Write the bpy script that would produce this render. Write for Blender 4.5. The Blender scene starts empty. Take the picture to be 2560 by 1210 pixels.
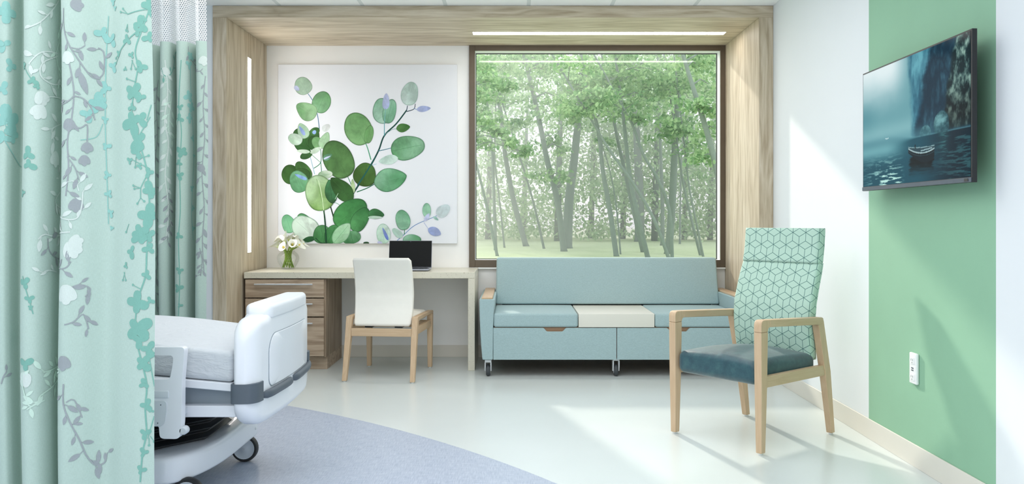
import bpy, bmesh, math, random
import numpy as np
from mathutils import Vector, Matrix

# ------------------------------------------------------------------ basics
F = 2100.0            # focal length in pixels of the 2560 x 1210 frame
VX, VY, EYE = 1287.0, 550.0, 1.15
sc = bpy.context.scene
COL = sc.collection
rnd = random.Random(7)

def P(px, py, D):
    """Point of the place seen at pixel (px, py) at depth D (used to measure the photograph)."""
    return Vector(((px - VX) * D / F, D, EYE - (py - VY) * D / F))
def PX(px, D): return (px - VX) * D / F
def PZ(py, D): return EYE - (py - VY) * D / F

def lin(c):
    return tuple(((v / 255) / 12.92 if v / 255 <= 0.04045 else ((v / 255 + 0.055) / 1.055) ** 2.4) for v in c)

# ------------------------------------------------------------------ node helpers
class NT:
    def __init__(self, name):
        self.m = bpy.data.materials.new(name)
        self.m.use_nodes = True
        self.t = self.m.node_tree
        self.n = self.t.nodes
        self.n.clear()
        self.out = self.n.new('ShaderNodeOutputMaterial')
    def node(self, typ, **kw):
        nd = self.n.new(typ)
        for k, v in kw.items(): setattr(nd, k, v)
        return nd
    def link(self, a, b): self.t.links.new(a, b)
    def put(self, sock, v):
        if isinstance(v, bpy.types.NodeSocket): self.link(v, sock)
        else: sock.default_value = v
    def math(self, op, a, b=0.0, c=0.0):
        nd = self.node('ShaderNodeMath', operation=op)
        self.put(nd.inputs[0], a); self.put(nd.inputs[1], b); self.put(nd.inputs[2], c)
        return nd.outputs[0]
    def vmath(self, op, a, b=None, c=None, scale=None):
        nd = self.node('ShaderNodeVectorMath', operation=op)
        self.put(nd.inputs[0], a)
        if b is not None: self.put(nd.inputs[1], b)
        if c is not None: self.put(nd.inputs[2], c)
        if scale is not None: self.put(nd.inputs['Scale'], scale)
        return nd.outputs[1] if op in ('DOT_PRODUCT', 'LENGTH', 'DISTANCE') else nd.outputs[0]
    def coord(self, which='Object'):
        return self.node('ShaderNodeTexCoord').outputs[which]
    def uv(self):
        return self.node('ShaderNodeUVMap', uv_map='UVMap').outputs[0]
    def sep(self, v):
        nd = self.node('ShaderNodeSeparateXYZ'); self.link(v, nd.inputs[0]); return nd.outputs
    def comb(self, x, y, z):
        nd = self.node('ShaderNodeCombineXYZ')
        for i, v in enumerate((x, y, z)): self.put(nd.inputs[i], v)
        return nd.outputs[0]
    def noise(self, vec, scale, detail=2, rough=.5, dist=0.0, color=False):
        nd = self.node('ShaderNodeTexNoise')
        self.put(nd.inputs['Vector'], vec)
        nd.inputs['Scale'].default_value = scale; nd.inputs['Detail'].default_value = detail
        nd.inputs['Roughness'].default_value = rough; nd.inputs['Distortion'].default_value = dist
        return nd.outputs[1 if color else 0]
    def ramp(self, fac, stops, interp='LINEAR'):
        nd = self.node('ShaderNodeValToRGB'); self.put(nd.inputs[0], fac)
        cr = nd.color_ramp; cr.interpolation = interp
        while len(cr.elements) < len(stops): cr.elements.new(.5)
        for e, (p, c) in zip(cr.elements, stops):
            e.position = p; e.color = (*c, 1) if len(c) == 3 else c
        return nd.outputs[0]
    def mix(self, fac, a, b, blend='MIX'):
        nd = self.node('ShaderNodeMix', data_type='RGBA', blend_type=blend)
        self.put(nd.inputs[0], fac)
        for i, v in ((6, a), (7, b)):
            self.put(nd.inputs[i], v if isinstance(v, bpy.types.NodeSocket) else (*v[:3], 1))
        return nd.outputs[2]
    def bump(self, h, strength=.3, dist=.002):
        nd = self.node('ShaderNodeBump'); self.put(nd.inputs['Height'], h)
        nd.inputs['Strength'].default_value = strength; nd.inputs['Distance'].default_value = dist
        return nd.outputs[0]
    def bsdf(self, color, rough=.5, normal=None, metal=0., spec=.5, coat=0., sheen=0., **kw):
        b = self.node('ShaderNodeBsdfPrincipled')
        self.put(b.inputs['Base Color'], color if isinstance(color, bpy.types.NodeSocket) else (*color[:3], 1))
        self.put(b.inputs['Roughness'], rough); self.put(b.inputs['Metallic'], metal)
        b.inputs['Specular IOR Level'].default_value = spec
        b.inputs['Coat Weight'].default_value = coat
        b.inputs['Sheen Weight'].default_value = sheen
        if normal is not None: self.link(normal, b.inputs['Normal'])
        for k, v in kw.items(): self.put(b.inputs[k.replace('_', ' ')], v)
        self.link(b.outputs[0], self.out.inputs[0])
        return b

def plain(name, rgb, rough=.5, var=.04, vscale=6., metal=0., spec=.5, bump=0., bscale=200., coat=0.):
    """flat paint / plastic / metal with faint tonal variation"""
    t = NT(name); c = lin(rgb); o = t.coord()
    n = t.noise(o, vscale, 3)
    col = t.mix(n, tuple(v * (1 - var) for v in c), tuple(min(1, v * (1 + var)) for v in c))
    nm = t.bump(t.noise(o, bscale, 2), bump) if bump else None
    t.bsdf(col, rough, nm, metal, spec, coat)
    return t.m

def wood(name, dark, mid, light, grain='z', across=('x', 'y'), plank=None, rough=.45, freq=9., seed=0., contrast=1.3):
    t = NT(name); o = t.sep(t.coord())
    ax = {'x': o[0], 'y': o[1], 'z': o[2]}
    g = ax[grain]; a, b = ax[across[0]], ax[across[1]]
    off = 0.0
    if plank:
        pid = t.math('FLOOR', t.math('DIVIDE', ax[plank[0]], plank[1]))
        wn = t.node('ShaderNodeTexWhiteNoise', noise_dimensions='1D'); t.link(t.math('ADD', pid, seed), wn.inputs['W'])
        off = wn.outputs[0]
    v = t.comb(t.math('MULTIPLY', a, 1.0), t.math('ADD', t.math('MULTIPLY', b, 1.0), t.math('MULTIPLY', off, 7.3) if plank else seed),
               t.math('ADD', t.math('MULTIPLY', g, .13), t.math('MULTIPLY', off, 3.1) if plank else 0.0))
    base = t.noise(v, freq, 2, .45, .35)
    ring = t.math('PINGPONG', t.math('MULTIPLY', base, 9.0), 1.0)
    fine = t.noise(t.vmath('MULTIPLY', v, (1., 1., .35)), freq * 22, 3, .6)
    streak = t.noise(t.vmath('MULTIPLY', v, (1., 1., .25)), freq * 4, 3, .55)
    f = t.math('ADD', t.math('MULTIPLY', ring, .27), t.math('ADD', t.math('MULTIPLY', fine, .34), t.math('MULTIPLY', streak, .51)))
    f = t.math('ADD', t.math('MULTIPLY', t.math('SUBTRACT', f, .56), contrast), .5)
    if plank: f = t.math('ADD', f, t.math('MULTIPLY', t.math('SUBTRACT', off, .5), .16))
    col = t.ramp(f, [(.22, lin(dark)), (.5, lin(mid)), (.8, lin(light))])
    if plank:
        fr = t.math('FRACT', t.math('DIVIDE', ax[plank[0]], plank[1]))
        edge = t.math('LESS_THAN', fr, .0022 / plank[1])
        col = t.mix(t.math('MULTIPLY', edge, .45), col, lin(dark))
    t.bsdf(col, rough, t.bump(fine, .12, .001), spec=.35)
    return t.m

def fabric(name, rgb, var=.10, scale=260., rough=.9, bump=.35, sheen=.15, stretch=(.35, 1., 1.), blotch=.0):
    t = NT(name); c = lin(rgb); o = t.coord()
    n1 = t.noise(t.vmath('MULTIPLY', o, stretch), scale, 2, .6)
    n2 = t.noise(t.vmath('MULTIPLY', o, (stretch[1], stretch[2], stretch[0])), scale * 1.3, 2, .6)
    n = t.math('ADD', t.math('MULTIPLY', n1, .6), t.math('MULTIPLY', n2, .4))
    col = t.ramp(n, [(.3, tuple(v * (1 - var) for v in c)), (.5, c), (.7, tuple(min(1, v * (1 + var)) for v in c))])
    if blotch:
        b = t.noise(o, 9, 4, .6)
        col = t.mix(t.math('MULTIPLY', b, blotch), col, tuple(v * .72 for v in c))
    t.bsdf(col, rough, t.bump(n, bump, .0015), spec=.2, sheen=sheen)
    return t.m

def attr_mat(name, rough=.6, mottle=.0, mscale=14., emit=0., spec=.3, sub=0.):
    """colour comes from the painted / printed / grown colours stored on the mesh"""
    t = NT(name)
    a = t.node('ShaderNodeAttribute', attribute_name='Col').outputs[0]
    if mottle:
        o = t.coord(); n = t.noise(o, mscale, 5, .65, .6)
        a = t.mix(t.math('MULTIPLY', t.math('GREATER_THAN', t.node('ShaderNodeAttribute', attribute_name='Col').outputs[3], .5), 1.0),
                  a, t.mix(t.ramp(n, [(.38, (0, 0, 0)), (.62, (1, 1, 1))]), t.mix(1., a, (1 - mottle,) * 3, 'MULTIPLY'), a))
    if emit:
        e = t.node('ShaderNodeEmission'); t.link(a, e.inputs[0]); e.inputs[1].default_value = emit
        g = t.node('ShaderNodeBsdfGlossy'); g.inputs['Roughness'].default_value = .12; g.inputs[0].default_value = (.02, .02, .02, 1)
        s = t.node('ShaderNodeAddShader'); t.link(e.outputs[0], s.inputs[0]); t.link(g.outputs[0], s.inputs[1])
        t.link(s.outputs[0], t.out.inputs[0])
    else:
        t.bsdf(a, rough, spec=spec)
    return t.m

def emission(name, rgb, strength):
    t = NT(name); e = t.node('ShaderNodeEmission')
    e.inputs[0].default_value = (*lin(rgb), 1); e.inputs[1].default_value = strength
    t.link(e.outputs[0], t.out.inputs[0]); return t.m

# ------------------------------------------------------------------ mesh builder
class MB:
    def __init__(self):
        self.v = []; self.f = []; self.mi = []; self.c = []; self.uv = []
    def vert(self, p, c=None, uv=None):
        self.v.append(tuple(p)); self.c.append(c); self.uv.append(uv); return len(self.v) - 1
    def face(self, ids, mi=0): self.f.append(tuple(ids)); self.mi.append(mi)
    def add(self, verts, faces, mi=0, cols=None, uvs=None):
        b = len(self.v)
        for i, p in enumerate(verts): self.vert(p, cols[i] if cols else None, uvs[i] if uvs else None)
        for f in faces: self.face([b + k for k in f], mi)
        return self
    def box(self, x0, x1, y0, y1, z0, z1, mi=0):
        vs = [(x, y, z) for z in (z0, z1) for y in (y0, y1) for x in (x0, x1)]
        return self.add(vs, [(0, 2, 3, 1), (4, 5, 7, 6), (0, 1, 5, 4), (2, 6, 7, 3), (0, 4, 6, 2), (1, 3, 7, 5)], mi)
    def prism(self, poly, axis, a, b, mi=0):
        """polygon (2-D) extruded from a to b along axis; 'x': poly=(y,z), 'y': poly=(x,z), 'z': poly=(x,y)"""
        ar = sum(poly[i][0] * poly[(i + 1) % len(poly)][1] - poly[(i + 1) % len(poly)][0] * poly[i][1] for i in range(len(poly)))
        if ar < 0: poly = poly[::-1]
        def pt(q, t): return {'x': (t, q[0], q[1]), 'y': (q[0], t, q[1]), 'z': (q[0], q[1], t)}[axis]
        n = len(poly)
        vs = [pt(q, a) for q in poly] + [pt(q, b) for q in poly]
        fl = axis == 'y'
        if (b < a): fl = not fl
        fs = []
        bot = tuple(range(n)); top = tuple(range(n, 2 * n))
        fs.append(bot if fl else bot[::-1]); fs.append(top[::-1] if fl else top)
        for i in range(n):
            q = (i, (i + 1) % n, n + (i + 1) % n, n + i)
            fs.append(q[::-1] if fl else q)
        return self.add(vs, fs, mi)
    def loft(self, rings, closed=True, cap=(True, True), mi=0, cols=None, uvs=None):
        b = len(self.v); n = len(rings[0])
        for j, r in enumerate(rings):
            for i, p in enumerate(r):
                self.vert(p, cols[j][i] if cols else None, uvs[j][i] if uvs else None)
        m = n if closed else n - 1
        for j in range(len(rings) - 1):
            for i in range(m):
                k = (i + 1) % n
                self.face((b + j * n + i, b + j * n + k, b + (j + 1) * n + k, b + (j + 1) * n + i), mi)
        if closed and cap[0]: self.face([b + i for i in range(n)][::-1], mi)
        if closed and cap[1]: self.face([b + (len(rings) - 1) * n + i for i in range(n)], mi)
        return self
    def tube(self, pts, rad, n=8, mi=0, col=None, cap=True):
        pts = [Vector(p) for p in pts]; rings = []; prev = None
        for i, p in enumerate(pts):
            d = (pts[min(i + 1, len(pts) - 1)] - pts[max(i - 1, 0)]).normalized()
            if prev is None:
                s = d.cross(Vector((0, 0, 1)) if abs(d.z) < .9 else Vector((1, 0, 0))).normalized()
            else:
                s = (prev - d * prev.dot(d)).normalized()
            prev = s; t = d.cross(s)
            r = rad[i] if isinstance(rad, (list, tuple)) else rad
            rings.append([p + (s * math.cos(2 * math.pi * k / n) + t * math.sin(2 * math.pi * k / n)) * r for k in range(n)])
        cols = [[col] * n for _ in rings] if col else None
        return self.loft(rings, cap=(cap, cap), mi=mi, cols=cols)
    def lathe(self, prof, centre, axis='z', n=32, mi=0, cap=(True, True)):
        rings = []
        c = Vector(centre)
        for r, h in prof:
            ring = []
            for k in range(n):
                a = 2 * math.pi * k / n; u, w = r * math.cos(a), r * math.sin(a)
                ring.append(c + {'z': Vector((u, w, h)), 'x': Vector((h, u, w)), 'y': Vector((w, h, u))}[axis])
            rings.append(ring)
        return self.loft(rings, cap=cap, mi=mi)
    def rbox(self, lo, hi, r, seg=4, sub=(1, 1, 1), fn=None, mi=0):
        """box with rounded edges; fn deforms points afterwards"""
        lo = Vector(lo); hi = Vector(hi); c = (lo + hi) / 2; h = (hi - lo) / 2
        r = min(r, h.x * .999, h.y * .999, h.z * .999)
        ticks = []
        for a in range(3):
            q = h[a] - r
            t = [q + r * math.tan(math.radians(45 * k / seg)) for k in range(1, seg + 1)]
            inner = [-q + 2 * q * k / sub[a] for k in range(sub[a] + 1)]
            ticks.append([-x for x in t[::-1]] + inner + t)
        ids = {}; b0 = len(self.v)
        def vid(p):
            key = tuple(round(x, 6) for x in p)
            if key not in ids:
                q = Vector([max(-(h[i] - r), min(h[i] - r, p[i])) for i in range(3)])
                d = Vector(p) - q
                s = q + (d.normalized() * r if d.length > 1e-9 else d)
                w = s + c
                if fn: w = fn(Vector(w), s, h)
                ids[key] = self.vert(w)
            return ids[key]
        for a in range(3):
            u, w = (a + 1) % 3, (a + 2) % 3
            for sgn in (-1, 1):
                for i in range(len(ticks[u]) - 1):
                    for j in range(len(ticks[w]) - 1):
                        q = []
                        for (ii, jj) in ((i, j), (i + 1, j), (i + 1, j + 1), (i, j + 1)):
                            p = [0, 0, 0]; p[a] = sgn * h[a]; p[u] = ticks[u][ii]; p[w] = ticks[w][jj]
                            q.append(vid(p))
                        self.face(q if sgn > 0 else q[::-1], mi)
        return self
    def build(self, name, mats, parent=None, smooth=False, bevel=0., bseg=2, local=False, angle=None):
        me = bpy.data.meshes.new(name)
        vs = self.v
        if parent is not None and not local:
            inv = WM(parent).inverted(); vs = [tuple(inv @ Vector(p)) for p in vs]
        me.from_pydata(vs, [], self.f)
        if not isinstance(mats, (list, tuple)): mats = [mats]
        for m in mats: me.materials.append(m)
        me.polygons.foreach_set('material_index', self.mi)
        if any(c is not None for c in self.c):
            ca = me.color_attributes.new('Col', 'FLOAT_COLOR', 'POINT')
            arr = np.array([(c if len(c) == 4 else (*c, 1.)) if c is not None else (1, 1, 1, 1) for c in self.c], dtype=np.float32)
            ca.data.foreach_set('color', arr.ravel())
        if any(u is not None for u in self.uv):
            ul = me.uv_layers.new(name='UVMap')
            li = np.zeros(len(me.loops), dtype=np.int32); me.loops.foreach_get('vertex_index', li)
            uu = np.array([u if u is not None else (0, 0) for u in self.uv], dtype=np.float32)
            ul.data.foreach_set('uv', uu[li].ravel())
        me.update()
        if smooth: me.polygons.foreach_set('use_smooth', [True] * len(me.polygons))
        if angle is not None:
            me.polygons.foreach_set('use_smooth', [True] * len(me.polygons)); me.set_sharp_from_angle(angle=math.radians(angle))
        o = bpy.data.objects.new(name, me); COL.objects.link(o)
        if parent is not None: o.parent = parent
        if bevel:
            bm = o.modifiers.new('edge', 'BEVEL'); bm.width = bevel; bm.segments = bseg; bm.limit_method = 'ANGLE'
            bm.angle_limit = math.radians(35); bm.harden_normals = True
            me.polygons.foreach_set('use_smooth', [True] * len(me.polygons))
        return o

def WM(o):
    m = o.matrix_basis.copy()
    while o.parent is not None:
        o = o.parent; m = o.matrix_basis @ m
    return m

def tag(o, label=None, cat=None, group=None, kind=None):
    if label: o['label'] = label
    if cat: o['category'] = cat
    if group: o['group'] = group
    if kind: o['kind'] = kind
    return o
def thing(name, label, cat, loc=(0, 0, 0), rz=0., group=None):
    o = bpy.data.objects.new(name, None); COL.objects.link(o)
    o.location = loc; o.rotation_euler = (0, 0, rz); o.empty_display_size = .1
    return tag(o, label, cat, group)
def struct(o): o['kind'] = 'structure'; return o

# ------------------------------------------------------------------ camera
cam = bpy.data.cameras.new('camera'); cam_o = bpy.data.objects.new('camera', cam); COL.objects.link(cam_o)
cam_o.location = (0, 0, EYE); cam_o.rotation_euler = (math.pi / 2, 0, 0)
cam.sensor_fit = 'HORIZONTAL'; cam.sensor_width = 36; cam.lens = 36 * F / 2560
cam.shift_x = (1280 - VX) / 2560; cam.shift_y = (VY - 605) / 2560
cam.clip_start = .05; cam.clip_end = 300
sc.camera = cam_o
# ------------------------------------------------------------------ materials
DF, DB = 6.083, 7.054            # room end wall plane and niche back wall
XR = 1.868                       # right wall
CEIL = 2.70
M = {}
M['wall'] = plain('white_wall_paint', (226, 231, 234), .75, .015, 3)
M['wall_back'] = plain('warm_white_wall_paint', (246, 246, 245), .75, .015, 3)
M['green'] = plain('green_wall_paint', (139, 184, 154), .7, .05, 4, bump=.06, bscale=160)
M['base'] = plain('beige_skirting_vinyl', (222, 218, 208), .55, .02)
M['white'] = plain('white_enamel', (238, 240, 240), .35, .01)
M['bronze'] = plain('bronze_window_metal', (96, 84, 70), .4, .08, 20, metal=.3)
M['black'] = plain('black_plastic', (22, 25, 27), .35, .05)
M['rubber'] = plain('black_rubber', (34, 36, 38), .5, .08, 30)
M['steel'] = plain('brushed_steel', (212, 214, 218), .32, .04, 40, metal=.55)
M['grey_plastic'] = plain('slate_grey_plastic', (78, 88, 98), .5, .05, 30)
M['led'] = emission('led_diffuser', (255, 250, 246), 22.)
WD, WMID, WL = (166, 150, 126), (190, 176, 153), (208, 196, 176)
M['wood_v'] = wood('ash_panel_vertical', WD, WMID, WL, 'z', ('x', 'y'), ('y', .118), .5, 9)
M['wood_h'] = wood('ash_panel_horizontal', (174, 158, 134), (199, 185, 162), (216, 204, 184), 'x', ('y', 'z'), ('y', .118), .5, 9, 3.)
M['wood_fv'] = wood('ash_edge_vertical', WD, WMID, WL, 'z', ('y', 'x'), None, .5, 12, 5.)
M['wood_fh'] = wood('ash_edge_horizontal', WD, WMID, WL, 'x', ('y', 'z'), None, .5, 12, 8.)
M['wood_cab'] = wood('greyed_oak_fronts', (144, 124, 104), (172, 152, 131), (190, 171, 150), 'x', ('y', 'z'), None, .5, 11, 2.)
M['wood_cabs'] = wood('greyed_oak_side', (126, 108, 90), (152, 134, 114), (170, 152, 132), 'z', ('x', 'y'), None, .5, 11, 4.)
M['oak'] = wood('pale_maple_legs', (186, 158, 127), (199, 172, 141), (211, 187, 158), 'z', ('x', 'y'), None, .42, 22, 1., .55)
M['oak_y'] = wood('pale_maple_rails', (186, 158, 127), (199, 172, 141), (211, 187, 158), 'y', ('x', 'z'), None, .42, 22, 6., .55)
M['oak_x'] = wood('pale_maple_cross_rail', (186, 158, 127), (199, 172, 141), (211, 187, 158), 'x', ('y', 'z'), None, .42, 22, 9., .55)

# floor: pale sheet vinyl with a round inlay of bluish woven vinyl
def floor_material():
    t = NT('sheet_vinyl'); o = t.coord(); s = t.sep(o)
    # inlay circle fitted through its visible border
    pts = np.array([(-1.405, 5.205), (-.984, 4.90), (-.529, 4.497), (-.161, 4.114), (.1815, 3.665)])
    A = np.c_[2 * pts, np.ones(len(pts))]; b = (pts ** 2).sum(1)
    cx, cy, k = np.linalg.lstsq(A, b, rcond=None)[0]; R = math.sqrt(k + cx * cx + cy * cy)
    dx = t.math('SUBTRACT', s[0], float(cx)); dy = t.math('SUBTRACT', s[1], float(cy))
    d = t.math('SQRT', t.math('ADD', t.math('MULTIPLY', dx, dx), t.math('MULTIPLY', dy, dy)))
    inl = t.math('LESS_THAN', d, float(R))
    n = t.noise(o, 2.2, 3)
    pale = t.mix(n, lin((206, 213, 212)), lin((212, 219, 218)))
    w1 = t.noise(t.vmath('MULTIPLY', o, (1., .06, 1.)), 260, 2, .6)
    w2 = t.noise(t.vmath('MULTIPLY', o, (.06, 1., 1.)), 260, 2, .6)
    wv = t.math('ADD', t.math('MULTIPLY', w1, .5), t.math('MULTIPLY', w2, .5))
    blue = t.ramp(wv, [(.36, lin((150, 161, 181))), (.5, lin((171, 181, 198))), (.64, lin((190, 197, 211)))])
    col = t.mix(inl, pale, blue)
    rough = t.math('ADD', .26, t.math('MULTIPLY', inl, .12))
    t.bsdf(col, rough, t.bump(t.math('MULTIPLY', t.math('ADD', wv, t.noise(o, 60, 1)), 1.), .03, .001), spec=.45)
    return t.m
M['floor'] = floor_material()

def ceiling_material():
    t = NT('ceiling_tiles'); s = t.sep(t.coord())
    def line(c, off, half):
        fr = t.math('FRACT', t.math('DIVIDE', t.math('ADD', c, off), .6))
        return t.math('GREATER_THAN', t.math('ABSOLUTE', t.math('SUBTRACT', fr, .5)), .5 - half / .6)
    g = t.math('MAXIMUM', line(s[0], 1.7 + 6, .014), line(s[1], .35, .014))
    n = t.noise(t.coord(), 220, 3)
    tile = t.mix(n, lin((246, 248, 248)), lin((252, 253, 253)))
    t.bsdf(t.mix(g, tile, lin((222, 227, 227))), .8, spec=.2)
    return t.m
M['ceiling'] = ceiling_material()

def glass_material(name, refl=.08, tint=(1, 1, 1), rough=0.0, edge=0.):
    t = NT(name)
    tr = t.node('ShaderNodeBsdfTransparent'); tr.inputs[0].default_value = (*tint, 1)
    gl = t.node('ShaderNodeBsdfGlossy'); gl.inputs['Roughness'].default_value = rough
    fr = t.node('ShaderNodeFresnel'); fr.inputs[0].default_value = 1.45
    f = t.math('MINIMUM', t.math('ADD', t.math('MULTIPLY', fr.outputs[0], refl), 0.), .9)
    mx = t.node('ShaderNodeMixShader'); t.link(f, mx.inputs[0]); t.link(tr.outputs[0], mx.inputs[1]); t.link(gl.outputs[0], mx.inputs[2])
    t.link(mx.outputs[0], t.out.inputs[0]); return t.m
M['glass'] = glass_material('window_glass', .9, (.97, .99, .98))
M['vase_glass'] = glass_material('vase_glass', .4, (.965, .98, .975))

# ------------------------------------------------------------------ room shell
struct(MB().box(-4.4, 2.2, -2.2, 7.4, -.12, 0).build('floor', M['floor']))
struct(MB().box(-4.4, 2.2, -2.2, 7.4, CEIL, CEIL + .15).build('ceiling', M['ceiling']))
struct(MB().box(-4.4, -4.2, -2.2, DF + .1, 0, CEIL).build('wall_left', M['wall']))
# right wall with the painted green field
GY0, GY1 = 2100 * XR / (2490 - VX), 2100 * XR / (2172 - VX)
b = MB()
b.box(XR, XR + .2, -2.2, GY0, 0, CEIL, 0); b.box(XR, XR + .2, GY0, GY1, 0, CEIL, 1); b.box(XR, XR + .2, GY1, 7.4, 0, CEIL, 0)
struct(b.build('wall_right', [M['wall'], M['green']]))
# end wall left of the niche
NX0, NX1 = PX(533, DF), XR
struct(MB().box(-4.4, NX0, DF, DF + .12, 0, CEIL).build('wall_end', M['wall']))
# niche back wall with the window opening
WX0, WX1, WZ0, WZ1 = PX(1173, DB), PX(1812, DB), PZ(668, DB), PZ(113, DB)
JX0, JX1 = PX(568, DF), PX(1896, DF)            # faces of the wooden jambs
SOF = PZ(45, DF)                                # underside of the wooden head
b = MB()
b.box(-4.4, WX0 + .02, DB, DB + .2, 0, CEIL); b.box(WX1 - .02, 2.2, DB, DB + .2, 0, CEIL)
b.box(WX0 + .02, WX1 - .02, DB, DB + .2, 0, WZ0 + .02); b.box(WX0 + .02, WX1 - .02, DB, DB + .2, WZ1 - .02, CEIL)
struct(b.build('wall_back', M['wall_back']))
# wooden portal: jambs and head
FY = DF - .015
b = MB(); b.box(NX0 + .001, JX0, FY, DB, 0, SOF); o = struct(b.build('trim_1', [M['wood_v'], M['wood_fv']], bevel=.002))
for p in o.data.polygons: p.material_index = 1 if p.normal.y < -.5 else 0
b = MB(); b.box(NX0 + .001, NX1 - .001, FY, DB, SOF, CEIL - .002); o = struct(b.build('trim_2', [M['wood_h'], M['wood_fh']], bevel=.002))
for p in o.data.polygons: p.material_index = 1 if p.normal.y < -.5 else 0
b = MB(); b.box(JX1, NX1 - .001, FY, DB, 0, SOF); o = struct(b.build('trim_3', [M['wood_v'], M['wood_fv']], bevel=.002))
for p in o.data.polygons: p.material_index = 1 if p.normal.y < -.5 else 0
# skirtings
struct(MB().box(JX0 + .001, JX1 - .001, DB - .008, DB - .0005, 0, .1).build('baseboard_back', M['base'], bevel=.002))
struct(MB().box(XR - .008, XR - .0005, -2.2, FY - .001, 0, .105).build('baseboard_right', M['base'], bevel=.002))
struct(MB().box(-4.2, NX0 - .001, DF - .008, DF - .0005, 0, .105).build('baseboard_end', M['base'], bevel=.002))

# window: bronze frame, white lining, shade box, pane
win = thing('window_1', None, None, ((WX0 + WX1) / 2, DB, WZ0)); win['kind'] = 'structure'
ix0, ix1, iz0, iz1 = PX(1187.5, DB - .02), PX(1801, DB - .02), PZ(650, DB - .02), PZ(126.5, DB - .02)
y0, y1 = DB - .022, DB + .0
b = MB()
b.box(WX0, ix0, y0, y1, WZ0, WZ1); b.box(ix1, WX1 - .001, y0, y1, WZ0, WZ1); b.box(ix0, ix1, y0, y1, WZ0, iz0); b.box(ix0, ix1, y0, y1, iz1, WZ1)
struct(b.build('window_frame', M['bronze'], win, bevel=.002))
gy = DB + .105
b = MB()
b.box(ix0 - .02, ix0, y1, gy + .02, iz0 - .02, iz1 + .02); b.box(ix1, ix1 + .02, y1, gy + .02, iz0 - .02, iz1 + .02)
b.box(ix0, ix1, y1, gy + .02, iz0 - .02, iz0); b.box(ix0, ix1, y1, gy + .02, iz1, iz1 + .02)
struct(b.build('window_lining', M['white'], win))
b = MB()
g = .006
b.box(ix0, ix0 + g, gy - .006, gy + .006, iz0, iz1); b.box(ix1 - g, ix1, gy - .006, gy + .006, iz0, iz1)
b.box(ix0 + g, ix1 - g, gy - .006, gy + .006, iz0, iz0 + g); b.box(ix0 + g, ix1 - g, gy - .006, gy + .006, iz1 - g, iz1)
struct(b.build('glazing_gasket', M['black'], win))
b = MB(); b.add([(ix0 + g, gy, iz0 + g), (ix1 - g, gy, iz0 + g), (ix1 - g, gy, iz1 - g), (ix0 + g, gy, iz1 - g)], [(0, 1, 2, 3)])
struct(b.build('window_pane', M['glass'], win))
b = MB(); b.box(WX0 - .0, WX1 - .001, DB - .035, DB - .0005, WZ0 - .014, WZ0 - .001)
struct(b.build('window_stool', M['white'], win, bevel=.003))

# light strips let into the wood
def led(name, label, boxes, frame):
    o = thing(name, label, 'light', frame[0:3])
    boxes[1].build('trim_rim', M['white'], o); boxes[0].build('diffuser', M['led'], o); return o
ly0, ly1 = F * (-JX0) / (VX - 618.5), F * (-JX0) / (VX - 627)
lz1, lz0 = PZ(143, ly0), PZ(631, ly0)
d = MB().box(JX0 + .0006, JX0 + .003, ly0 + .003, ly1 - .003, lz0, lz1)
r = MB().box(JX0 + .0004, JX0 + .0022, ly0, ly1, lz0 - .003, lz1 + .003)
led('wall_light_strip', 'tall white light strip let into the left wooden jamb', (d, r), (JX0, ly0, lz0))
sx0, sx1 = PX(1182, 6.53), PX(1815, 6.53)
d = MB().box(sx0, sx1, 6.533, 6.617, SOF - .003, SOF - .0006)
r = MB().box(sx0 - .003, sx1 + .003, 6.53, 6.62, SOF - .0022, SOF - .0004)
led('ceiling_light_strip', 'long white light strip let into the wooden head above the window', (d, r), ((sx0 + sx1) / 2, 6.57, SOF))

# ------------------------------------------------------------------ light
wd = bpy.data.worlds.new('sky'); sc.world = wd; wd.use_nodes = True
nt = wd.node_tree; bg = nt.nodes['Background']
tc = nt.nodes.new('ShaderNodeTexCoord'); sp = nt.nodes.new('ShaderNodeSeparateXYZ'); rp = nt.nodes.new('ShaderNodeValToRGB')
nt.links.new(tc.outputs['Generated'], sp.inputs[0]); nt.links.new(sp.outputs[2], rp.inputs[0]); nt.links.new(rp.outputs[0], bg.inputs[0])
rp.color_ramp.elements[0].position = 0.; rp.color_ramp.elements[0].color = (*lin((236, 243, 242)), 1)
rp.color_ramp.elements[1].position = .8; rp.color_ramp.elements[1].color = (*lin((232, 238, 250)), 1)
bg.inputs[1].default_value = 2.0

SUNV = Vector((.282, -1., -.485)).normalized()
sun = bpy.data.lights.new('sun', 'SUN'); sun.energy = 3.2; sun.angle = math.radians(2.2); sun.color = (1., .92, .80)
so = bpy.data.objects.new('sun', sun); COL.objects.link(so); so.rotation_euler = SUNV.to_track_quat('-Z', 'Y').to_euler(); so.location = (-4, 14, 8)

def area(name, loc, sx, sy, power, rot=(0, 0, 0), col=(1, 1, 1)):
    l = bpy.data.lights.new(name, 'AREA'); l.shape = 'RECTANGLE'; l.size = sx; l.size_y = sy; l.energy = power; l.color = col
    o = bpy.data.objects.new(name, l); COL.objects.link(o); o.location = loc; o.rotation_euler = rot; return o
for (x, y, w, d, pw) in ((-1.1, -.5, 3.6, 2.4, 70.), (-1.2, 2.3, 3.4, 1.6, 42.), (-.5, 4.5, 3.2, 1.8, 42.)):  # unseen area lights added under the ceiling to brighten the room
    area('ceiling_fill', (x, y, CEIL - .01), w, d, pw, col=(1., .975, .985))

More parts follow.
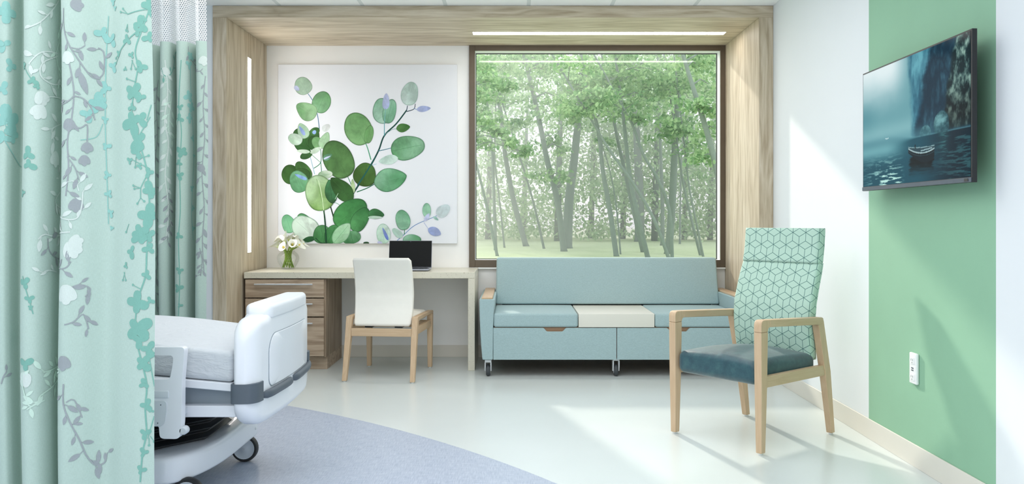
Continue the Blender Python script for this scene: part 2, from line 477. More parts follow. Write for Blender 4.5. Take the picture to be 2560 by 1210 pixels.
sc.view_settings.view_transform = 'Standard'; sc.view_settings.look = 'None'
sc.view_settings.gamma = 1; sc.view_settings.use_curve_mapping = False; sc.view_settings.exposure = 0.0
cy = sc.cycles
cy.use_denoising = True
cy.max_bounces = 9; cy.diffuse_bounces = 5; cy.glossy_bounces = 4; cy.transmission_bounces = 4; cy.transparent_max_bounces = 14; cy.volume_bounces = 0
cy.sample_clamp_indirect = 6.; cy.caustics_reflective = False; cy.caustics_refractive = False; cy.blur_glossy = .5
# ------------------------------------------------------------------ canvas print
M['canvas'] = plain('canvas_white', (232, 235, 241), .7, .01)
M['print'] = attr_mat('watercolour_print', .75, .30, 9.)
AX0, AX1, AZ0, AZ1 = PX(695, 7.02), PX(1143, 7.02), PZ(609, 7.02), PZ(161, 7.02)
art = thing('canvas_art', 'large square canvas of green watercolour leaves hung above the desk', 'picture', ((AX0 + AX1) / 2, DB, AZ0))
MB().box(AX0, AX1, 7.02, DB - .002, AZ0, AZ1).build('canvas_panel', M['canvas'], art, bevel=.003)
def C5(cx, cy):
    """crop coordinates of the print (1210 px across) to canvas metres"""
    px, py = 660 + cx / 2.327, 120 + cy / 2.327
    return PX(px, 7.02), PZ(py, 7.02)
pb = MB(); lay = [0]
def hexc(s): return tuple(int(s[i:i + 2], 16) for i in (0, 2, 4))
def clipz(z): return max(AZ0 + .001, min(AZ1 - .001, z))
def leaf2d(base, tip, width, c0, c1, shape='round', line=True, dark=None, seed=0, alpha=1.):
    """one painted leaf: base and tip in crop coordinates, width as a share of the length"""
    r = random.Random(seed * 31 + int(base[0]))
    lay[0] += 1; y = 7.0197 - lay[0] * .00003
    bx, bz = C5(*base); tx, tz = C5(*tip)
    ax = Vector((tx - bx, tz - bz)); L = ax.length; ax /= L; nx = Vector((-ax.y, ax.x))
    N = 40; out = []
    ph = r.uniform(0, 6); wob = .03
    for k in range(N):
        a = 2 * math.pi * k / N
        t = .5 - .5 * math.cos(a); s = math.sin(a)
        if shape == 'round': w = abs(math.sin(a)) ** .92 * (1.0 - .22 * (t - .35))
        elif shape == 'egg': w = abs(math.sin(a)) ** 1.0 * (1.25 - .62 * t)
        else: w = abs(math.sin(a)) ** 1.35 * (1.18 - .36 * t)
        rr = 1 + wob * math.sin(3 * a + ph)
        out.append((t * L, math.copysign(w, s) * L * width * .5 * rr))
    c0 = lin(hexc(c0)); c1 = lin(hexc(c1)); dk = lin(hexc(dark)) if dark else tuple(v * .45 for v in c0)
    rings = 6; verts = []; cols = []
    cen = (L * .5, 0.)
    bx2 = r.uniform(-.35, .35)
    for q in range(rings + 1):
        f = [0, .3, .55, .75, .9, .975, 1.][q]
        for (u, w) in out:
            uu = cen[0] + (u - cen[0]) * f; ww = w * f
            g = max(0, min(1, uu / L * .8 + .1 + bx2 * ww / (L * width * .5 + 1e-6)))
            g += .18 * math.sin(uu / L * 7 + ph) * math.sin(ww / L * 9 + ph * 2)
            g = max(0, min(1, g))
            c = [c0[i] * (1 - g) + c1[i] * g for i in range(3)]
            if q >= rings - 1 and line: c = [c[i] * .45 + dk[i] * .55 if q == rings - 1 else dk[i] for i in range(3)]
            X = bx + ax.x * uu + nx.x * ww; Z = bz + ax.y * uu + nx.y * ww
            verts.append((X, y, clipz(Z))); cols.append((*c, 1.))
    faces = [tuple(range(N))]
    for q in range(rings):
        for k in range(N):
            k2 = (k + 1) % N
            faces.append((q * N + k, q * N + k2, (q + 1) * N + k2, (q + 1) * N + k))
    pb.add(verts, faces, 0, cols)
    if line:
        stroke([base, ((base[0] * .35 + tip[0] * .65), (base[1] * .35 + tip[1] * .65)), (base[0] * .1 + tip[0] * .9, base[1] * .1 + tip[1] * .9)], 1.6, None, dk=tuple(dk[i] * .5 + c0[i] * .5 for i in range(3)))
def stroke(pts, w, col, dk=None):
    lay[0] += 1; y = 7.0197 - lay[0] * .00003
    c = dk if dk else lin(hexc(col))
    P2 = [Vector(C5(*p)) for p in pts]
    # smooth
    S = []
    for i in range(len(P2) - 1):
        p0, p1, p2, p3 = P2[max(i - 1, 0)], P2[i], P2[i + 1], P2[min(i + 2, len(P2) - 1)]
        for k in range(6):
            t = k / 6
            S.append(.5 * ((2 * p1) + (p2 - p0) * t + (2 * p0 - 5 * p1 + 4 * p2 - p3) * t * t + (3 * p1 - p0 - 3 * p2 + p3) * t ** 3))
    S.append(P2[-1])
    hw = w / 2.327 * 7.02 / F / 2
    verts = []; cols = []
    for i, p in enumerate(S):
        d = (S[min(i + 1, len(S) - 1)] - S[max(i - 1, 0)]).normalized(); n = Vector((-d.y, d.x))
        f = hw * (1.15 - .3 * i / len(S))
        for s in (-1, 1):
            q = p + n * f * s; verts.append((q.x, y, clipz(q.y))); cols.append((*c, 0.))
    pb.add(verts, [(2 * i, 2 * i + 1, 2 * i + 3, 2 * i + 2) for i in range(len(S) - 1)], 0, cols)
G1, G2, G3, G4, PA, PB_, BL = '3f7a3e', '7fb277', 'a9c9a2', '2c4f1e', 'c3dccb', 'd7e6dd', 'b9c3ea'
# stems behind
stroke([(365, 1138), (360, 1060), (348, 945), (330, 840)], 8, '1d4a2c')
stroke([(350, 945), (408, 900), (460, 930)], 3, '5f9a78')
stroke([(414, 1025), (405, 985), (385, 915)], 8, '15301c')
stroke([(455, 955), (520, 845), (600, 720), (665, 600), (700, 510), (770, 440), (830, 362)], 9, '1c4a44')
stroke([(830, 362), (835, 335)], 4, '2a4a5a'); stroke([(830, 370), (872, 355), (880, 325)], 4, '2a3c4a'); stroke([(872, 352), (890, 358)], 3, '6a8fc0')
stroke([(295, 735), (265, 620), (232, 520)], 4, '8fb4c4'); stroke([(265, 610), (328, 665)], 3, '5f9a78'); stroke([(290, 700), (330, 665), (330, 590)], 4, '2f7a5a'); stroke([(335, 720), (330, 660)], 4, '2f7a5a')
stroke([(322, 470), (310, 385), (285, 310), (253, 262)], 4, '4a7a9a')
stroke([(525, 845), (505, 790), (487, 748)], 4, '2f7a5a'); stroke([(622, 650), (605, 590), (592, 555)], 5, '3f9a72')
stroke([(700, 510), (700, 440)], 4, '4fa0a8'); stroke([(665, 600), (740, 582)], 4, '3f7a8a'); stroke([(540, 838), (600, 815), (645, 790)], 5, '1f6a4a')
stroke([(600, 692), (655, 674)], 3, '9fc8d8')
stroke([(700, 505), (745, 475), (772, 470)], 2.5, '6a9a9a')
stroke([(775, 1120), (815, 1085), (880, 1030), (985, 985), (1005, 975)], 4, '7a9ac8'); stroke([(816, 1085), (818, 1058)], 4, '3f8a5a'); stroke([(930, 1015), (955, 1050)], 2.5, 'a8b8e0'); stroke([(940, 1005), (945, 985)], 2.5, 'a8b8e0')
# leaves: base, tip, width share, colours
L = leaf2d
L((255, 265), (200, 175), .98, 'b4cfba', 'a3c3a9', 'round', seed=1); L((178, 222), (204, 248), .7, 'c9d2ee', 'bcc8ea', 'round', seed=2)
L((310, 375), (360, 255), .86, '8fbf95', '6fa671', 'round', dark='2e5d33', seed=3)
L((300, 400), (190, 330), .82, 'a4cba0', '74aa72', 'egg', seed=4)
L((340, 480), (382, 448), .75, 'dfe7e6', 'e4eae9', 'round', line=False, seed=5)
L((260, 600), (190, 470), .80, '2d5a28', '3c6d35', 'round', seed=6); L((270, 580), (300, 465), .66, '2f5a2a', '3d6c33', 'round', seed=7)
L((330, 590), (265, 520), .9, '35662f', '2c4f24', 'round', seed=8)
L((245, 525), (208, 438), .72, 'b4d3b8', 'a5c8aa', 'egg', seed=9); L((238, 508), (205, 455), .34, '9fb4e6', '8aa4de', 'egg', line=False, seed=10)
L((222, 545), (142, 515), .80, 'cfe2d6', 'a9ccaf', 'round', seed=11)
L((272, 500), (322, 470), .8, '4a7a42', '315f2d', 'round', seed=12); L((286, 500), (300, 480), .9, '8aaadc', '9ab6e4', 'round', line=False, seed=13)
L((335, 585), (290, 520), .85, '8cba84', '6da368', 'round', seed=14); L((335, 585), (372, 490), .60, 'a7cfa4', 'b4d7b3', 'egg', seed=15)
L((280, 605), (212, 640), .62, '3f6f37', '2f5a2a', 'round', seed=16); L((270, 612), (335, 578), .4, 'c6ddc8', 'd4e6d6', 'leaf', line=False, seed=17); L((268, 605), (190, 598), .3, 'c6dfc8', 'd4e6d6', 'leaf', line=False, seed=18)
L((592, 558), (505, 382), .84, '86b67c', '6b9f64', 'round', dark='35582f', seed=19); L((600, 555), (622, 450), .5, '7db073', '6ca163', 'round', dark='35582f', seed=20)
L((487, 750), (375, 545), .76, '5d8a50', '476f3d', 'round', dark='27401f', seed=21)
L((345, 648), (396, 618), .6, '6fa08a', '4d7d55', 'egg', seed=22); L((348, 646), (388, 628), .25, 'cfd8f0', 'c3cfee', 'egg', line=False, seed=23)
L((700, 440), (680, 292), .8, 'b9dbcb', '8fc3a4', 'round', dark='3d6a50', seed=24); L((715, 438), (748, 298), .55, '7ab592', '9acbb0', 'round', dark='3d6a50', seed=25)
L((708, 357), (712, 264), .46, 'b3c0e8', 'c3cdf0', 'egg', line=False, seed=26); stroke([(700, 440), (708, 350)], 3, '7ab0b8')
L((835, 333), (862, 198), .74, 'cfe3de', 'bad6cc', 'round', dark='94b8aa', seed=27); L((888, 358), (970, 350), .42, 'b7c2e8', 'a9b7e4', 'leaf', line=False, seed=28)
L((770, 470), (850, 458), .62, '5b8d4d', '3f7237', 'leaf', seed=29)
L((740, 600), (935, 560), .72, '5e9a68', '9acba9', 'round', dark='37724a', seed=30)
L((780, 640), (668, 662), .48, 'd3e8e0', 'bddbd0', 'leaf', line=False, seed=31)
L((575, 805), (600, 668), .98, '3b5a22', '4f7a3a', 'round', dark='233a14', seed=32); L((520, 845), (515, 762), .3, 'bfd6a8', 'a6c58c', 'egg', seed=33)
stroke([(545, 800), (600, 715), (650, 630)], 8, '1d5a52')
L((640, 790), (830, 742), .68, '93c9a6', '4f9a62', 'leaf', dark='2b6a41', seed=34)
L((315, 745), (400, 730), .6, '7fae7c', 'e4eee2', 'round', dark='5a8a5a', seed=35)
L((170, 790), (140, 680), .95, '3f6b30', '2f5423', 'round', seed=36); L((270, 760), (190, 665), .62, '4d7a3c', '35602b', 'round', seed=37)
L((270, 745), (170, 730), .8, '2f5526', '3f6b30', 'round', seed=38); L((225, 838), (180, 715), .86, '5e9a6c', '7ab48a', 'round', seed=39); L((250, 765), (180, 735), .28, '8fb4e2', '7fa6dc', 'egg', line=False, seed=40)
L((350, 945), (300, 740), .84, '7ba84e', 'b9d6b0', 'round', dark='3d6a33', seed=41)
L((400, 905), (380, 765), .5, '2c5a32', '4a8a5a', 'leaf', seed=42); L((515, 890), (390, 755), .54, '3c6a35', '28501f', 'leaf', seed=43)
stroke([(348, 945), (335, 850), (318, 770)], 3, 'cfe2c0'); stroke([(414, 880), (432, 845)], 3, 'a8cfae')
L((415, 1030), (590, 895), .70, '4f9a57', '3a7a42', 'round', dark='1f4a2a', seed=44); L((520, 1065), (600, 930), .62, '5aa062', '2f6d3a', 'round', dark='1f4a2a', seed=45)
L((605, 960), (700, 972), .62, '44814e', '2a5633', 'leaf', seed=46); L((605, 985), (690, 985), .2, 'b9d8c6', 'cfe5d8', 'leaf', line=False, seed=47)
L((160, 1075), (125, 970), .72, '8ecaa2', '6fb787', 'round', dark='2f7a4d', seed=48); L((300, 1110), (205, 965), .55, '3f7f4f', '5fa06c', 'round', dark='1f4d2d', seed=49)
L((300, 1105), (175, 995), .92, 'dcebe2', 'c8dfd0', 'round', dark='4a8a63', seed=50)
L((300, 1105), (225, 1120), .42, '2f6b3e', '245a33', 'leaf', seed=51)
L((350, 1136), (330, 1030), 1.05, '3f8049', '5a9c62', 'round', dark='1c472a', seed=52); L((370, 1136), (420, 1030), .7, '357540', '4f9358', 'round', dark='1c472a', seed=53)
L((520, 1138), (500, 1065), 1.5, '3f7f4d', '76b183', 'round', dark='2a5f38', seed=54)
L((405, 1136), (500, 1020), .58, '8ec596', 'b9dfbe', 'leaf', dark='3d7d50', seed=55)
L((578, 1136), (612, 1134), .5, '23482b', '2f5a35', 'round', seed=56)
stroke([(363, 1138), (360, 1070), (352, 970)], 8, '15402a'); stroke([(300, 1105), (330, 1132), (365, 1136)], 5, '1f4a2e')
L((700, 1138), (690, 1022), .72, 'b9dcc9', 'd2e8de', 'round', dark='8ab8a0', seed=57); L((722, 1118), (690, 1045), .24, '5f78c4', '8fa4dc', 'egg', line=False, seed=58)
L((820, 1058), (795, 942), .74, '9fd0b3', '77b58d', 'round', dark='3d7a57', seed=59); L((805, 1100), (748, 1052), .56, 'c4e0d6', 'b4d6c9', 'round', line=False, seed=60)
L((808, 1118), (915, 1115), .62, '9ccbb0', '4f9a62', 'round', dark='3d7a57', seed=61)
L((948, 985), (946, 902), .62, 'a5d2b8', '8cc2a2', 'round', dark='4f8a68', seed=62); L((935, 1008), (962, 962), .45, 'cdd2f0', 'c4ccee', 'leaf', line=False, seed=63)
L((1008, 975), (1078, 918), .75, 'd9e7ea', 'cfe0e4', 'round', line=False, seed=64); L((985, 980), (1015, 1002), .4, 'b4d9d0', '9fccc0', 'leaf', line=False, seed=65)
L((955, 1052), (1030, 1084), .62, '9fb1e4', 'b7c3ec', 'leaf', line=False, seed=66); L((660, 1130), (690, 1136), .6, 'c3c8ee', 'cdd2f0', 'leaf', line=False, seed=67)
pb.build('printed_leaves', M['print'], art)

# ------------------------------------------------------------------ desk
def speckled(name, rgb):
    t = NT(name); o = t.coord(); c = lin(rgb)
    def spots(scale, th):
        v = t.node('ShaderNodeTexVoronoi'); v.inputs['Scale'].default_value = scale; t.link(o, v.inputs['Vector'])
        rr = t.math('MULTIPLY', t.sep(v.outputs['Color'])[0], th)
        return t.math('LESS_THAN', v.outputs['Distance'], rr)
    n = t.noise(o, 40, 4)
    col = t.mix(n, tuple(v * .95 for v in c), tuple(min(1, v * 1.04) for v in c))
    col = t.mix(t.math('MULTIPLY', spots(95, .26), .55), col, lin((150, 140, 120)))
    col = t.mix(t.math('MULTIPLY', spots(60, .16), .7), col, lin((110, 100, 84)))
    col = t.mix(t.math('MULTIPLY', spots(30, .08), .9), col, lin((90, 74, 50)))
    t.bsdf(col, .32, spec=.4); return t.m
M['quartz'] = speckled('speckled_quartz', (212, 208, 192))
DD = 6.406
dx0, dx1, dzt, dzb = PX(609.5, DD), PX(1187, DD), PZ(680.7, DD), PZ(696.2, DD)
desk = thing('desk', 'speckled cream stone desk with a waterfall end, set along the niche wall', 'desk', ((dx0 + dx1) / 2, 6.7, 0))
MB().box(dx0, dx1, DD, DB - .001, dzb, dzt).build('worktop', M['quartz'], desk, bevel=.003)
MB().box(dx1 - .052, dx1 - .0, DD, DB - .009, 0, dzb - .0002).build('side_panel', M['quartz'], desk, bevel=.003)

# ------------------------------------------------------------------ drawer cabinet
CD = 6.43
kx0, kx1 = dx0 + .008, -1.445
cab = thing('drawer_cabinet', 'greyed wood pedestal of three drawers under the left end of the desk', 'cabinet', ((kx0 + kx1) / 2, 6.7, 0))
ktop = dzb - .006; kbot = PZ(893, CD)
b = MB()
b.box(kx1 - .018, kx1, CD, DB - .04, kbot, ktop); b.box(kx0, kx0 + .018, CD, DB - .04, kbot, ktop)
b.box(kx0 + .018, kx1 - .018, CD + .002, DB - .04, ktop - .018, ktop); b.box(kx0 + .018, kx1 - .018, CD + .002, DB - .04, kbot, kbot + .018)
b.box(kx0 + .018, kx1 - .018, CD + .02, CD + .03, kbot + .018, ktop - .018)
b.build('carcass', M['wood_cabs'], cab, bevel=.001)
MB().box(kx0 + .001, kx1 - .001, 6.48, DB - .04, 0, kbot - .0003).build('plinth', M['wood_cab'], cab, bevel=.001)
FD = CD - .0225
hx0, hx1 = PX(638, FD), PX(783, FD)
for i, (ya, yb, yh) in enumerate(((699, 743.8, 710.4), (747, 791.2, 759.3), (794.6, 890.5, 807.6))):
    za, zb, zh = PZ(ya, FD), PZ(yb, FD), PZ(yh, FD)
    dr = MB().box(kx0 + .002, kx1 - .012, FD, CD - .0022, zb, za).build('drawer', M['wood_cab'], cab, bevel=.0015)
    hb = MB()
    hb.tube([(hx0, FD - .026, zh), (hx1, FD - .026, zh)], .0062, 12)
    hb.tube([(hx0 + .03, FD - .026, zh), (hx0 + .03, FD + .002, zh)], .0045, 10); hb.tube([(hx1 - .03, FD - .026, zh), (hx1 - .03, FD + .002, zh)], .0045, 10)
    hb.build('handle', M['steel'], dr, angle=40)

# ------------------------------------------------------------------ laptop
lx0, lx1 = PX(971, 6.75), PX(1078.8, 6.75)
lap = thing('laptop', 'open laptop with a dark screen standing on the desk', 'laptop', ((lx0 + lx1) / 2, 6.64, dzt))
M['alu'] = plain('grey_aluminium', (150, 155, 165), .35, .03, 30, metal=.6)
M['screen_off'] = plain('dark_glass', (9, 12, 13), .45, .02, spec=.15)
bz = dzt + .004
base = MB().rbox((lx0, 6.52, bz), (lx1, 6.752, bz + .013), .006, 2).build('base', M['alu'], lap, smooth=True)
kb = MB()
for r_ in range(5):
    for c_ in range(13):
        kx = lx0 + .024 + c_ * .0231; ky = 6.715 - r_ * .0195
        kb.box(kx, kx + .02, ky - .017, ky, bz + .0125, bz + .0142)
kb.build('keyboard', M['black'], base)
MB().box((lx0 + lx1) / 2 - .05, (lx0 + lx1) / 2 + .05, 6.535, 6.605, bz + .0128, bz + .0135).build('touchpad', M['alu'], base)
th = math.atan2(.05, .217)
def scr(x, up, out):   # point on the lid
    return (x, 6.753 + up * math.sin(th) - out * math.cos(th), bz + .012 + up * math.cos(th) + out * math.sin(th))
def slab(x0, x1, u0, u1, o0, o1):
    vs = [scr(x, u, o) for o in (o0, o1) for u in (u0, u1) for x in (x0, x1)]
    return MB().add(vs, [(0, 1, 3, 2), (4, 6, 7, 5), (0, 4, 5, 1), (2, 3, 7, 6), (0, 2, 6, 4), (1, 5, 7, 3)])
LH = .222
lid = slab(lx0, lx1, .0, LH, -.006, 0).build('lid', M['alu'], lap, bevel=.0025)
s_ = slab(lx0 + .003, lx1 - .003, .004, LH - .003, .0002, .0012).build('screen', M['screen_off'], lid)
slab((lx0 + lx1) / 2 - .0025, (lx0 + lx1) / 2 + .0025, LH - .0115, LH - .0075, .0014, .002).build('webcam', M['grey_plastic'], lid)
MB().tube([(lx0 + .03, 6.757, bz + .011), (lx1 - .03, 6.757, bz + .011)], .005, 8).build('hinge', M['black'], lap, angle=40)
for x in (lx0 + .03, lx1 - .03):
    for y in (6.545, 6.72): MB().lathe([(.006, 0.0), (.006, .0045)], (x, y, dzt), n=10).build('rubber_foot', M['rubber'], lap)

# ------------------------------------------------------------------ vase and calla lilies
vx, vy = PX(720.3, 6.823), 6.823
vase = thing('glass_vase', 'round clear glass vase holding calla lilies on the desk', 'vase', (vx, vy, dzt))
prof = [(.012, .001), (.048, .001), (.052, .006), (.066, .03), (.082, .06), (.0885, .09), (.085, .108), (.074, .127), (.060, .139), (.053, .146), (.054, .150)]
MB().lathe(prof, (vx, vy, dzt), n=48, cap=(True, False)).build('bowl', M['vase_glass'], vase, smooth=True)
M['flower'] = attr_mat('calla_petal', .5)
M['stem'] = plain('lily_stem_green', (112, 142, 44), .5, .2, 60)
M['spadix'] = plain('yellow_spadix', (226, 196, 60), .6, .1, 80)
def V5(cx, cy, dy=0.):      # crop of the bouquet -> place
    return P(640 + cx / 8.644, 560 + cy / 8.644, vy + dy)
lilies = [  # throat base, opening centre, tip of the spathe, depth offset, size, foot of the stem, label
    ((500, 520), (400, 410), (250, 492), -.01, .036, (560, 900), 'white calla lily reaching furthest left with its tip drooping'),
    ((560, 420), (500, 310), (470, 250), .05, .030, (600, 940), 'white calla lily behind the left group, tip pointing up'),
    ((610, 430), (600, 270), (620, 140), .03, .034, (575, 945), 'tall white calla lily at the upper left with a curled tip'),
    ((650, 400), (590, 290), (545, 230), -.03, .032, (650, 945), 'white calla lily in the upper middle left, seen from the side'),
    ((700, 360), (710, 250), (800, 180), .0, .036, (660, 945), 'tallest white calla lily in the middle of the bouquet'),
    ((640, 545), (590, 470), (640, 420), -.07, .024, (600, 945), 'small white calla lily opening towards the viewer at lower left'),
    ((770, 480), (820, 410), (890, 395), -.06, .022, (745, 945), 'small white calla lily opening towards the viewer right of the middle'),
    ((790, 340), (820, 280), (850, 230), .04, .028, (700, 925), 'white calla lily at the upper right, closed and upright'),
    ((840, 400), (900, 320), (930, 260), .01, .029, (745, 890), 'white calla lily right of the upright one, leaning right'),
    ((900, 420), (985, 330), (1020, 350), .03, .027, (805, 945), 'white calla lily with a rolled rim at the far upper right'),
    ((880, 500), (970, 420), (1045, 520), -.04, .034, (805, 940), 'large white calla lily leaning right over the vase rim'),
    ((930, 480), (1060, 410), (1160, 480), .02, .028, (825, 870), 'white calla lily reaching furthest right with a drooping tip')]
# stems stand like a hyperboloid: evenly turned from the foot ring to the neck ring, so none touch
DEP = (-.02, .10, .055, -.065, .0, -.115, -.115, .085, .02, .105, -.075, .035)
heads = []
for i, (ba, op, ti, dy, sz, ft, lab) in enumerate(lilies):
    B_, O_, T_ = V5(*ba, DEP[i] * .9), V5(*op, DEP[i]), V5(*ti, DEP[i] * 1.1)
    if sz < .025: O_ = O_ + Vector((0, -.028, 0)); T_ = T_ + Vector((0, -.026, 0))
    heads.append((B_, O_, T_))
order = sorted(range(12), key=lambda i: math.atan2(heads[i][0].y - vy, heads[i][0].x - vx))
slot = {i: k for k, i in enumerate(order)}
ph0 = sum(math.atan2(heads[i][0].y - vy, heads[i][0].x - vx) - 2 * math.pi * slot[i] / 12 for i in range(12)) / 12
for i, (ba, op, ti, dy, sz, ft, lab) in enumerate(lilies):
    B_, O_, T_ = heads[i]; sz *= 1.12
    a = ph0 + 2 * math.pi * slot[i] / 12; a2 = a + math.radians(105)
    fo = Vector((vx + 0.044 * math.cos(a2), vy + 0.044 * math.sin(a2), dzt + .012 + (i % 3) * .004))
    nk = Vector((vx + .031 * math.cos(a), vy + .031 * math.sin(a), dzt + .1535))
    f = thing('calla_lily', lab, 'flower', fo, group='calla lilies in the glass vase')
    path = [fo.lerp(nk, k / 6) for k in range(6)] + [nk.lerp(B_, k / 6) for k in range(7)]
    path = path[:5] + [(path[k - 1] + path[k] * 2 + path[k + 1]) / 4 for k in range(5, 12)] + [path[-1]]
    MB().tube(path, .0047, 8).build('stem', M['stem'], f, angle=60)
    ax = (O_ - B_); Ln = ax.length; ax.normalize()
    tipd = T_ - O_; side = (tipd - ax * tipd.dot(ax)); side = side.normalized() if side.length > 1e-5 else ax.orthogonal().normalized()
    up = ax.cross(side).normalized(); tl = (T_ - O_).length
    NR, NA = 12, 24; rings = []; cols = []
    for j in range(NR + 1):
        t = j / NR; ring = []; cc = []
        for k in range(NA):
            a = 2 * math.pi * k / NA; w = (.5 + .5 * math.cos(a)) ** 3
            rad = .0055 + (sz - .0055) * t ** 1.25
            p = B_ + ax * (Ln * t) + (side * math.cos(a) + up * math.sin(a)) * rad
            fl = max(0, (t - .55) / .45)
            p += (side * math.cos(a) + up * math.sin(a)) * (fl * fl * sz * .55)
            p += (T_ - O_ - side * sz * 1.3) * (w * fl ** 1.6)
            p -= ax * ((1 - w) * fl * fl * sz * .35)
            ring.append(p)
            g = max(0, 1 - t * 1.55) ** 1.1
            wcol, gcol = lin((244, 245, 236)), lin((168, 186, 62))
            cc.append((*[wcol[q] * (1 - g) + gcol[q] * g for q in range(3)], 1))
        rings.append(ring); cols.append(cc)
    sp_ = MB().loft(rings, cap=(True, False), cols=cols).build('spathe', M['flower'], f, smooth=True)
    MB().tube([B_ + ax * Ln * .25, B_ + ax * Ln * .6, B_ + ax * Ln * .9], [.004, .0042, .002], 8).build('spadix', M['spadix'], f, smooth=True)

# ------------------------------------------------------------------ television on the right wall
TXF = 1.77
ty1, ty0 = F * TXF / (2157 - VX), F * TXF / (2430 - VX)
tz1, tz0 = EYE + (550 - 185) * ty1 / F, EYE - (478 - 550) * -1 * 0 + (550 - 478) * ty1 / F
tv = thing('television', 'flat black television on the green wall showing a misty lake with a rowing boat', 'television', (XR, (ty0 + ty1) / 2, tz0))
b = MB()
cy0, cy1 = ty0, ty1
b.prism([(cy0, tz0), (cy1, tz0), (cy1, tz1), (cy0, tz1)], 'x', TXF, TXF + .021)
b.prism([(cy0 + .06, tz0 + .05), (cy1 - .06, tz0 + .05), (cy1 - .06, tz1 - .05), (cy0 + .06, tz1 - .05)], 'x', TXF + .021, TXF + .045)
b.build('housing', M['black'], tv, bevel=.002)
b = MB(); b.box(TXF + .045, XR - .0005, (cy0 + cy1) / 2 - .2, (cy0 + cy1) / 2 + .2, (tz0 + tz1) / 2 - .12, (tz0 + tz1) / 2 + .12)
b.build('wall_mount', M['black'], tv)
b = MB(); b.box(TXF - .004, TXF - .0002, cy0 + .002, cy1 - .002, tz0 + .001, tz0 + .019); bar = b.build('bottom_bezel', M['grey_plastic'], tv, bevel=.001)
b = MB(); b.box(TXF - .0055, TXF - .0042, cy0 + .02, cy0 + .048, tz0 + .004, tz0 + .016); b.build('badge', M['black'], bar)
# the picture on the screen
def fbm(u, v, oct=5, seed=0, sx=1., sy=1.):
    rs = np.random.RandomState(seed); tot = np.zeros_like(u); amp = 1.; nrm = 0.
    for k in range(oct):
        g = rs.rand(66, 66); fx, fy = u * sx * 2 ** k, v * sy * 2 ** k
        ix, iy = np.floor(fx).astype(int), np.floor(fy).astype(int); ax_, ay_ = fx - ix, fy - iy
        ax_, ay_ = ax_ * ax_ * (3 - 2 * ax_), ay_ * ay_ * (3 - 2 * ay_)
        def G(i, j): return g[i % 64, j % 64]
        tot += amp * ((G(ix, iy) * (1 - ax_) + G(ix + 1, iy) * ax_) * (1 - ay_) + (G(ix, iy + 1) * (1 - ax_) + G(ix + 1, iy + 1) * ax_) * ay_)
        nrm += amp; amp *= .55
    return tot / nrm
def sstep(a, b_, x):
    t = np.clip((x - a) / (b_ - a), 0, 1); return t * t * (3 - 2 * t)
NU, NV = 420, 260
U, Vv = np.meshgrid(np.linspace(0, 1, NU), np.linspace(0, 1, NV))     # U: far (left) to near (right), V: 0 bottom
def mixc(a, c, f): return a * (1 - f[..., None]) + np.array(c) * f[..., None]
img = np.zeros((NV, NU, 3)); img[:] = (96, 150, 158)
hz = .345
img = mixc(img, (212, 226, 228), sstep(.55, 1.0, Vv + .10 * (fbm(U, Vv, 4, 1, 4, 4) - .5)) * (1 - sstep(.3, .55, U)))
img = mixc(img, (70, 128, 140), (1 - sstep(.0, .22, U)) * (1 - sstep(.60, .8, Vv)) * .55)
img = mixc(img, (150, 196, 198), np.exp(-((Vv - .42) / .09) ** 2) * .5)
# cliffs, hazier behind
edge1 = .50 - .06 * (Vv - .4) + .05 * (fbm(U, Vv, 5, 2, 3, 7) - .5)
rock = fbm(U, Vv * .4, 6, 3, 22, 13); rid = np.abs(fbm(U, Vv * .5, 6, 4, 20, 12) - .5) * 2
c1 = sstep(0, .05, U - edge1) * sstep(hz - .01, hz + .03, Vv)
rk = np.clip((rock - .3) * 2.4, 0, 1); far = np.stack([30 + 62 * rk, 84 + 74 * rk, 106 + 66 * rk], -1)
img = img * (1 - c1[..., None]) + far * c1[..., None]
edge2 = .54 + .16 * (Vv - .4) + .10 * (fbm(U, Vv, 5, 5, 4, 9) - .5)
c2 = sstep(0, .06, U - edge2) * sstep(hz - .01, hz + .02, Vv)
rq = np.clip(rid * 1.3, 0, 1) * np.clip((rock - .25) * 2.2, 0, 1); mid = np.stack([8 + 70 * rq, 40 + 92 * rq, 58 + 92 * rq], -1)
img = img * (1 - c2[..., None]) + mid * c2[..., None]
edge3 = .80 + .16 * (Vv - .6) + .05 * (fbm(U, Vv, 5, 6, 4, 9) - .5)
c3 = sstep(0, .03, U - edge3) * sstep(hz, hz + .03, Vv)
r2 = np.clip((fbm(U, Vv, 6, 8, 34, 16) - .42) * 3.6, 0, 1)
near = np.stack([10 + 120 * r2, 34 + 128 * r2, 40 + 112 * r2], -1) * (1 - .45 * sstep(.75, .4, Vv))[..., None]
img = img * (1 - c3[..., None]) + near * c3[..., None]
for (bu, bv, bw, bh, sd) in ((.775, .40, .065, .12, 9), (.64, .375, .05, .055, 10)):
    d = ((U - bu) / bw) ** 2 + ((Vv - bv) / bh) ** 2 + .6 * (fbm(U, Vv, 4, sd, 12, 12) - .5)
    f = (1 - sstep(.8, 1., d)) * (Vv > hz - .03); rr = np.clip((fbm(U, Vv, 5, sd + 20, 18, 16) - .35) * 2.6, 0, 1)
    bl = np.stack([14 + 90 * rr, 50 + 104 * rr, 60 + 98 * rr], -1); img = img * (1 - f[..., None]) + bl * f[..., None]
haze = np.exp(-((Vv - (hz + .02)) / .06) ** 2) * .55 * (1 - .7 * sstep(.6, .85, U)); img = mixc(img, (84, 140, 152), haze)
